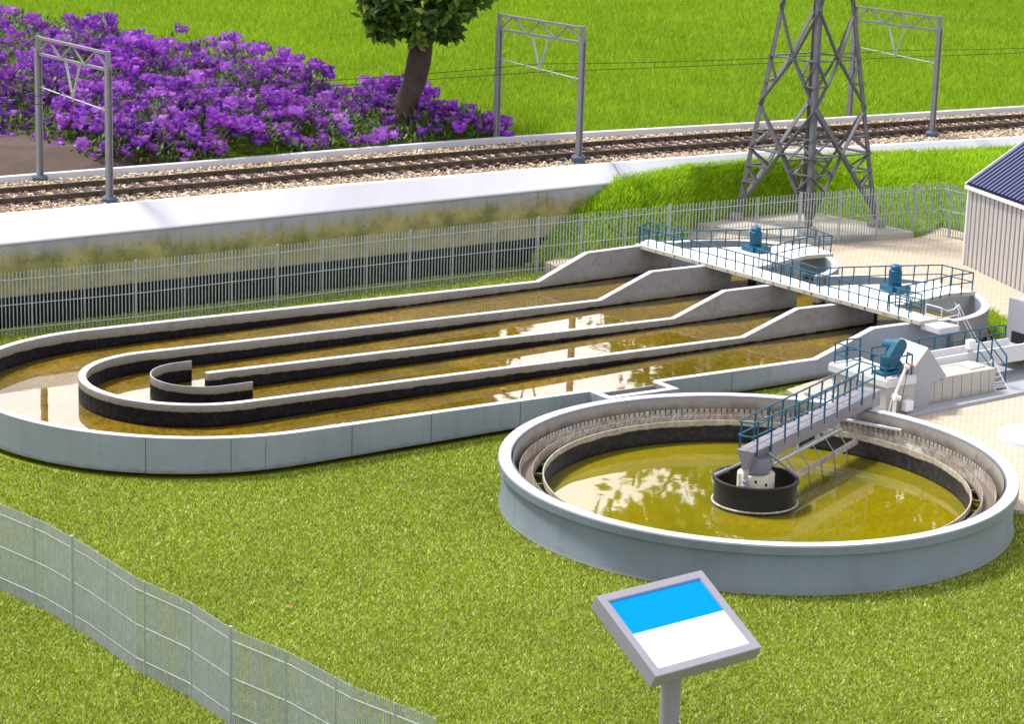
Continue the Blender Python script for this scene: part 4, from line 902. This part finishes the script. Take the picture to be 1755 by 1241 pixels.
m = MB(); corrwall(m, lambda a, o, z: SH(-.0+.001-o+.002, a, z), Dw, zb, lambda a: ze-.006+min(a, Dw-a)*math.tan(math.radians(32.5))); m.build('gable_wall', M['shed_wall'], sh)
m = MB(); m.quad(SH(Lw, 0, zb), SH(Lw, Dw, zb), SH(Lw, Dw, ze), SH(Lw, Dw/2, ze+rise), SH(Lw, 0, ze)); m.quad(SH(0, Dw, zb), SH(Lw, Dw, zb), SH(Lw, Dw, ze), SH(0, Dw, ze)); m.build('back_wall', M['shed_wall'], sh)
sl_ = math.tan(math.radians(32.5))
for side in (0, 1):
    m = MB(); pit = .0225; n = int((Lw+.03)/pit)
    def rf(a, b, o): bb = b if side == 0 else Dw-b; return SH(a-.012, bb, ze+b*sl_+o)
    for i in range(n):
        a0 = i*pit
        for (a, b, o0, o1) in ((0, .45, 0, 0), (.45, .52, 0, .012), (.52, .93, .012, .012), (.93, 1, .012, 0)): m.quad(rf(a0+a*pit, -.012, o0), rf(a0+b*pit, -.012, o1), rf(a0+b*pit, Dw/2, o1), rf(a0+a*pit, Dw/2, o0))
    m.build('roof', M['shed_roof'], sh)
m = MB(); m.bar(SH(-.016, -.010, ze-.013), SH(Lw, -.010, ze-.013), .009, .012); m.build('gutter', M['white'], sh)
m = MB(); m.bar(SH(-.015, -.012, ze-.010+.004), SH(-.015, Dw/2, ze+Dw/2*sl_+.005), .004, .010); m.build('verge_trim', M['white'], sh)
m = MB(); m.bar(SH(-.001, -.006, zb), SH(-.001, -.006, ze-.014), .008, .006, up=(bn[0], bn[1], 0)); m.build('corner_trim', M['white'], sh)
m = MB(); m.bar(SH(-.014, Dw/2, ze+rise+.006), SH(Lw, Dw/2, ze+rise+.006), .02, .006); m.build('ridge_cap', M['shed_roof'], sh)

# ------------------------------------------------------------------ information sign
P0 = Vector((.159, 4.106, .30)); P1 = Vector((.352, 4.260, .30)); e1 = (P1-P0); Wd = e1.length; e1.normalize()
hd = Vector((e1.y, -e1.x, 0)); tilt = math.radians(30); e2 = hd*math.cos(tilt)-uz*math.sin(tilt); en = e1.cross(e2).normalized()
if en.z < 0: en = -en
Hd = .190; TH = .030
sg = thing('information_sign', tuple((P0+e1*Wd/2+e2*Hd/2)-uz*((P0+e2*Hd/2).z)), 'tilted grey framed information board with blank blue and white panel in the foreground', 'sign')
def S_(a, b, o): return P0+e1*a+e2*b+en*o
def fr_box(m, a0, a1, b0, b1, o0, o1): return m.hexa([S_(a0, b0, o0), S_(a1, b0, o0), S_(a1, b1, o0), S_(a0, b1, o0)], [S_(a0, b0, o1), S_(a1, b0, o1), S_(a1, b1, o1), S_(a0, b1, o1)])
bw = .0165; m = MB()
o_ = [(0, 0), (Wd, 0), (Wd, Hd), (0, Hd)]; i_ = [(bw, bw), (Wd-bw, bw), (Wd-bw, Hd-bw), (bw, Hd-bw)]
for k in range(4):
    j = (k+1) % 4; m.quad(S_(*o_[k], 0), S_(*o_[j], 0), S_(*i_[j], 0), S_(*i_[k], 0)); m.quad(S_(*o_[k], 0), S_(*o_[j], 0), S_(*o_[j], -TH), S_(*o_[k], -TH)); m.quad(S_(*i_[k], 0), S_(*i_[j], 0), S_(*i_[j], -.004), S_(*i_[k], -.004))
m.quad(*[S_(*q, -TH) for q in o_]); m.quad(*[S_(*q, -.004) for q in i_])
bm = bmesh.new(); bm.free()
fo = m.build('frame', M['sign_frame'], sg)
bm = bmesh.new(); bm.from_mesh(fo.data); bmesh.ops.remove_doubles(bm, verts=bm.verts, dist=1e-5); bmesh.ops.recalc_face_normals(bm, faces=bm.faces); bm.to_mesh(fo.data); bm.free()
b_ = fo.modifiers.new('bevel', 'BEVEL'); b_.width = .0035; b_.segments = 3; b_.limit_method = 'ANGLE'; b_.angle_limit = math.radians(50)
bl_ = .077
m = MB(); m.quad(S_(bw, bw, -.0032), S_(Wd-bw, bw, -.0032), S_(Wd-bw, bw+bl_, -.0032), S_(bw, bw+bl_, -.0032)); m.build('blue_panel', M['sign_blue'], sg)
m = MB(); m.quad(S_(bw, bw+bl_, -.0032), S_(Wd-bw, bw+bl_, -.0032), S_(Wd-bw, Hd-bw, -.0032), S_(bw, Hd-bw, -.0032)); m.build('white_panel', M['sign_white'], sg)
pc = P0+e1*Wd/2+e2*Hd/2-en*TH; m = MB(); m.tube([(pc.x, pc.y, -.01), (pc.x, pc.y, pc.z+.004)], .018, 20); m.build('post', M['sign_frame'], sg, smooth=True)

# ------------------------------------------------------------------ soil bank, rock, flower bed
def bank():
    P = [(-2.4, 7.25), (-1.7, 7.70), (-1.45, 7.86), (-1.20, 8.02), (-1.0, 8.12), (-1.0, 8.5), (-1.7, 8.6), (-2.6, 8.3)]
    m = MB(); top = [(-2.4, 7.75), (-1.72, 8.02), (-1.5, 8.04), (-1.25, 8.10), (-1.05, 8.2), (-1.0, 8.6), (-1.7, 8.7), (-2.6, 8.4)]
    n = len(P); m.solid([(x, y, .29) for x, y in P]+[(x, y, .355-.02*i/8) for i, (x, y) in enumerate(top)], [(i, (i+1) % n, n+(i+1) % n, n+i) for i in range(n)]+[tuple(range(n, 2*n))]); return m
o = bank().build('soil_bank', M['rock']); tag(o, kind='structure')
BK = [(-3.0, 11.9), (-1.9, 10.9), (-1.25, 10.0), (-.80, 9.45), (-.40, 9.12), (-.02, 8.86), (.06, 8.80)]
FR = [(-3.0, 7.6), (-1.75, 8.30), (-1.55, 8.10), (-1.36, 7.99), (-1.16, 7.985), (-1.0, 8.08), (-.567, 8.375), (-.019, 8.732), (.06, 8.79)]
def bedh(x, y):
    a = np.interp(x, [p[0] for p in FR], [p[1] for p in FR]); b = np.interp(x, [p[0] for p in BK], [p[1] for p in BK]); k = np.clip((y-a)/(b-a+1e-6), 0, 1)
    H = np.interp(x, [-2, -1.2, -.6, -.3, .06], [.19, .17, .15, .10, .045]); return H*np.clip(.45+k*3, 0, 1)*np.clip((1-k)*5+.35, 0, 1)
MD = [(RNG.uniform(-2.4, 0), 0, RNG.uniform(.10, .22)) for _ in range(46)]
MD = [(mx_, float(np.interp(mx_, [p[0] for p in FR], [p[1] for p in FR]))+RNG.uniform(.05, 1.6), mr_) for mx_, _, mr_ in MD]
def mound(x, y):
    h = np.zeros(len(x))
    for a_, b_, r_ in MD: h = np.maximum(h, np.sqrt(np.clip(1-((x-a_)**2+(y-b_)**2)/r_**2, 0, 1)))
    return h
def bed_pts(n):
    x = RNG.uniform(-2.4, -.045, n*3); y = RNG.uniform(7.8, 11.6, n*3); a = np.interp(x, [p[0] for p in FR], [p[1] for p in FR]); b = np.interp(x, [p[0] for p in BK], [p[1] for p in BK])
    # fewer plants towards the back, where they are only seen edge on
    k = (y > a) & (y < b) & (RNG.uniform(0, 1, n*3) < np.clip(1.25-(y-a)*.35, .25, 1)); x, y = x[k][:n], y[k][:n]
    return x, y
x, y = bed_pts(2500)
clump = np.sin(x*17+3*np.sin(y*9))*np.cos(y*14+2*np.sin(x*11)); keep = RNG.uniform(0, 1, len(x)) < (.35+.3*clump+.6*mound(x, y))*np.clip((.4-bedh(x, y))*9, .8, 1); x, y = x[keep], y[keep]
hz = lawn_z(x, y)+bedh(x, y)*(.55+.65*mound(x, y))*RNG.uniform(.3, 1.08, len(x))+.018*np.sin(x*13+y*7)+.02
PV = []; PCx = []
def rotz(v, a): return np.array([v[0]*math.cos(a)-v[1]*math.sin(a), v[0]*math.sin(a)+v[1]*math.cos(a), v[2]])
fan = []
for i in range(5):
    a = math.radians(-72+36*i); d = np.array([0, math.sin(a), -math.cos(a)*1.1]); s = np.array([0, math.cos(a), math.sin(a)*1.1]); l = .0145; wq = .0034
    fan.append([d*.001-s*.0008, d*l*.6-s*wq, d*l, d*l*.6+s*wq])
fan = np.array(fan)   # 5 x 4 x 3, in the y-z plane facing +x
fan[:, :, 0] = .004
pal = np.array([(.22, .010, .55), (.33, .03, .68), (.13, .005, .38), (.48, .12, .78), (.26, .008, .50)])
quads = []; qc = []
for hx, hy, hzv in zip(x, y, hz):
    nfl = random.randint(9, 14); R0 = random.uniform(.013, .023); ph0 = random.uniform(0, 6.28); hc = pal[random.randrange(5)]
    sc_ = random.uniform(1.0, 1.5)
    for j in range(nfl):
        a = ph0+2*PI*j/nfl+random.uniform(-.25, .25); til = random.uniform(-.5, .3) if j % 3 else random.uniform(.6, 1.3); zz = random.uniform(-.016, .014)
        f = fan*sc_; ct, st_ = math.cos(til), math.sin(til); fx = f[:, :, 0]*ct+f[:, :, 2]*st_; fz = -f[:, :, 0]*st_+f[:, :, 2]*ct; fy = f[:, :, 1]; fx = fx+R0
        gx = fx*math.cos(a)-fy*math.sin(a)+hx; gy = fx*math.sin(a)+fy*math.cos(a)+hy; gz_ = fz+hzv+zz
        q = np.stack([gx, gy, gz_], 2); quads.append(q); c = hc*random.uniform(.75, 1.2); cq = np.tile(c, (5, 4, 1)); cq[:, 0] = (.40, .20, .42); qc.append(cq)
Q = np.array(quads).reshape(-1, 4, 3); QC = np.array(qc).reshape(-1, 3)
nl = 42000; lx, ly = bed_pts(nl); nl = len(lx); lz = lawn_z(lx, ly)+bedh(lx, ly)*(.5+.6*mound(lx, ly))*RNG.uniform(0, 1.02, nl)**.7+.012*np.sin(lx*13+ly*7)
a = RNG.uniform(0, 6.28, nl); el = RNG.uniform(-.3, 1.2, nl); d = np.c_[np.cos(a)*np.cos(el), np.sin(a)*np.cos(el), np.sin(el)]; sd = np.c_[-np.sin(a), np.cos(a), np.zeros(nl)]; ln = RNG.uniform(.018, .036, nl)[:, None]; wd = ln*.17
Pl = np.c_[lx, ly, lz]; LQ = np.stack([Pl, Pl+d*ln*.55-sd*wd, Pl+d*ln, Pl+d*ln*.55+sd*wd], 1)
lp = np.array([(.05, .10, .012), (.09, .17, .02), (.035, .07, .01), (.14, .24, .03), (.06, .12, .02)]); LC = np.repeat(lp[RNG.integers(0, 5, nl)]*RNG.uniform(.7, 1.2, (nl, 1)), 4, 0)
AllV = np.concatenate([Q.reshape(-1, 3), LQ.reshape(-1, 3)]); AllC = np.concatenate([QC, LC]); nF = len(AllV)//4
o = npmesh('flower_bed', AllV, np.arange(nF*4).reshape(-1, 4), [M['petal'], M['leaf']], AllC, np.r_[np.zeros(len(Q)), np.ones(nl)]); tag(o, kind='stuff')
tag(o, 'mass of purple fan shaped flowers with dark green leaves beyond the railway', 'flowers')

# ------------------------------------------------------------------ trees
def tree(name, base, trunk_pts, radii, crowns, nleaf, lsz, cols, lab, group=None, limbs=7, droop=.3):
    r = thing(name, base, lab, 'tree', group)
    m = MB(); m.tube(trunk_pts, radii, 12)
    top = Vector(trunk_pts[-1]); lo = Vector(trunk_pts[-2])
    for i in range(limbs):
        c, R = crowns[i % len(crowns)]; c = Vector(c); st = lo.lerp(top, random.uniform(.1, 1)); e = c+Vector((random.uniform(-1, 1), random.uniform(-1, 1), random.uniform(-.6, .8)))*R*.75
        m.tube([st, st.lerp(e, .5)+Vector((0, 0, R*.12)), e], [radii[-1]*.8, radii[-1]*.45, radii[-1]*.12], 7)
    m.build('trunk', M['bark'], r, smooth=True)
    per = nleaf//len(crowns); Ps = []
    for c, R in crowns:
        k = 26; cen = RNG.normal(0, 1, (k, 3)); cen /= np.linalg.norm(cen, axis=1)[:, None]; cen *= RNG.uniform(.35, 1, (k, 1))*R*np.array([1, 1, .75])
        ix = RNG.integers(0, k, per); Ps.append(np.array(c)+cen[ix]+RNG.normal(0, 1, (per, 3))*R*.13)
    P = np.concatenate(Ps); n = len(P); a = RNG.uniform(0, 6.28, n); el = RNG.uniform(-1.2, .6, n); d = np.c_[np.cos(a)*np.cos(el), np.sin(a)*np.cos(el), np.sin(el)]; s2 = np.cross(d, RNG.normal(0, 1, (n, 3))); s2 /= np.linalg.norm(s2, axis=1)[:, None]+1e-9
    ln = lsz*RNG.uniform(.7, 1.3, (n, 1)); Vq = np.stack([P, P+d*ln*.5-s2*ln*.26, P+d*ln, P+d*ln*.5+s2*ln*.26], 1).reshape(-1, 3)
    cols = np.array(cols); cc_ = np.repeat(cols[RNG.integers(0, len(cols), n)]*RNG.uniform(.7, 1.25, (n, 1)), 4, 0)
    o = npmesh('crown', Vq, np.arange(n*4).reshape(-1, 4), M['leaf'], cc_, origin=base); o.location = (0, 0, 0); o.parent = r
    return r
TC = [(.07, .13, .02), (.11, .2, .025), (.05, .09, .015), (.17, .26, .04)]
b0 = (-.435, 8.74, .29)
tree('small_tree', b0, [(-.455, 8.73, .28), (-.435, 8.74, .33), (-.41, 8.76, .40), (-.375, 8.78, .48), (-.36, 8.80, .56), (-.345, 8.80, .66)], [.062, .046, .040, .040, .043, .036],
     [((-.34, 8.82, 0.860), .20), ((-.50, 8.78, 0.800), .12), ((-.20, 8.86, 0.820), .13), ((-.33, 8.95, 1.010), .20), ((-.36, 8.75, 0.695), .07), ((-.27, 8.75, 0.700), .05), ((-.48, 8.75, 0.690), .05)], 5200, .045, TC, 'small dark trunked tree standing among the purple flowers')
BG = [(-.25, 17.2, 3.4, .8, 'narrow background tree beyond the lawn, between the leftmost tree and a wide leafy one'), (-.95, 17.0, 3.6, 1.0, 'slender background tree beyond the lawn, left of all the others'), (1.6, 18.6, 4.8, 1.3, 'wide leafy background tree beyond the lawn, second from the left'), (2.3, 16.8, 3.9, 1.35, 'bushy background tree beyond the lawn, third from the left, behind the pylon'), (3.6, 18, 4.4, 1.4, 'background tree beyond the lawn, fourth from the left'), (4.9, 19, 5.2, 1.7, 'broad background tree beyond the lawn, above the metal shed'), (2.2, 22.5, 6.4, 1.6, 'tall far tree rising behind the second and third background trees'), (4.3, 23.5, 6.8, 1.9, 'tallest far tree rising behind the fourth and fifth background trees'), (6.6, 17.5, 4.4, 1.5, 'rightmost background tree beyond the lawn')]
for (x, y, h, R, lab) in BG:
    z0 = .42; cr_ = [((x+random.uniform(-.4, .4)*R, y+random.uniform(-.3, .3)*R, z0+h*k), R*s_) for k, s_ in ((.45, .62), (.6, .75), (.75, .6), (.88, .42), (.55, .5), (.3, .55))]
    tree('background_tree', (x, y, z0), [(x, y, z0-.1), (x+.04, y, z0+h*.2), (x-.03, y, z0+h*.4), (x+.02, y, z0+h*.6)], [.14, .11, .09, .06], cr_, 3600, .15, TC, lab, 'trees beyond the lawn')

# ------------------------------------------------------------------ small things
tag(MB().prism([(-.02, 8.06), (.11, 8.03), (.15, 8.10), (.02, 8.13)], -.01, .010).build('concrete_slab', M['pad_conc'], bevel=.002), 'small flat grey slab on the turf behind the picket fence', 'slab')
for (x, y, z, s, lab) in ((-.435, 4.78, .011, .010, 'curled reddish leaf lying on the turf near the front fence'), (-1.105, 6.365, .0462, .012, 'pale leaf floating in the far left channel'), (-.02, 6.36, .0462, .010, 'brown leaf floating beside the inner wall of the nearest channel'), (1.0, 5.62, .0125, .012, 'dry leaf on the paving edge right of the round tank')):
    if lab.startswith('dry'): continue
    m = MB(); pts = [(x+s*math.cos(a)*(1 if i % 2 else .7), y+s*.6*math.sin(a), z+.002*math.sin(3*a)) for i, a in enumerate(np.linspace(0, 2*PI, 9)[:-1])]
    m.v = pts+[(x, y, z+.003)]; m.f = [(i, (i+1) % 8, 8) for i in range(8)]; m.m = [0]*8; tag(m.build('dead_leaf', M['leafdead']), lab, 'leaf')
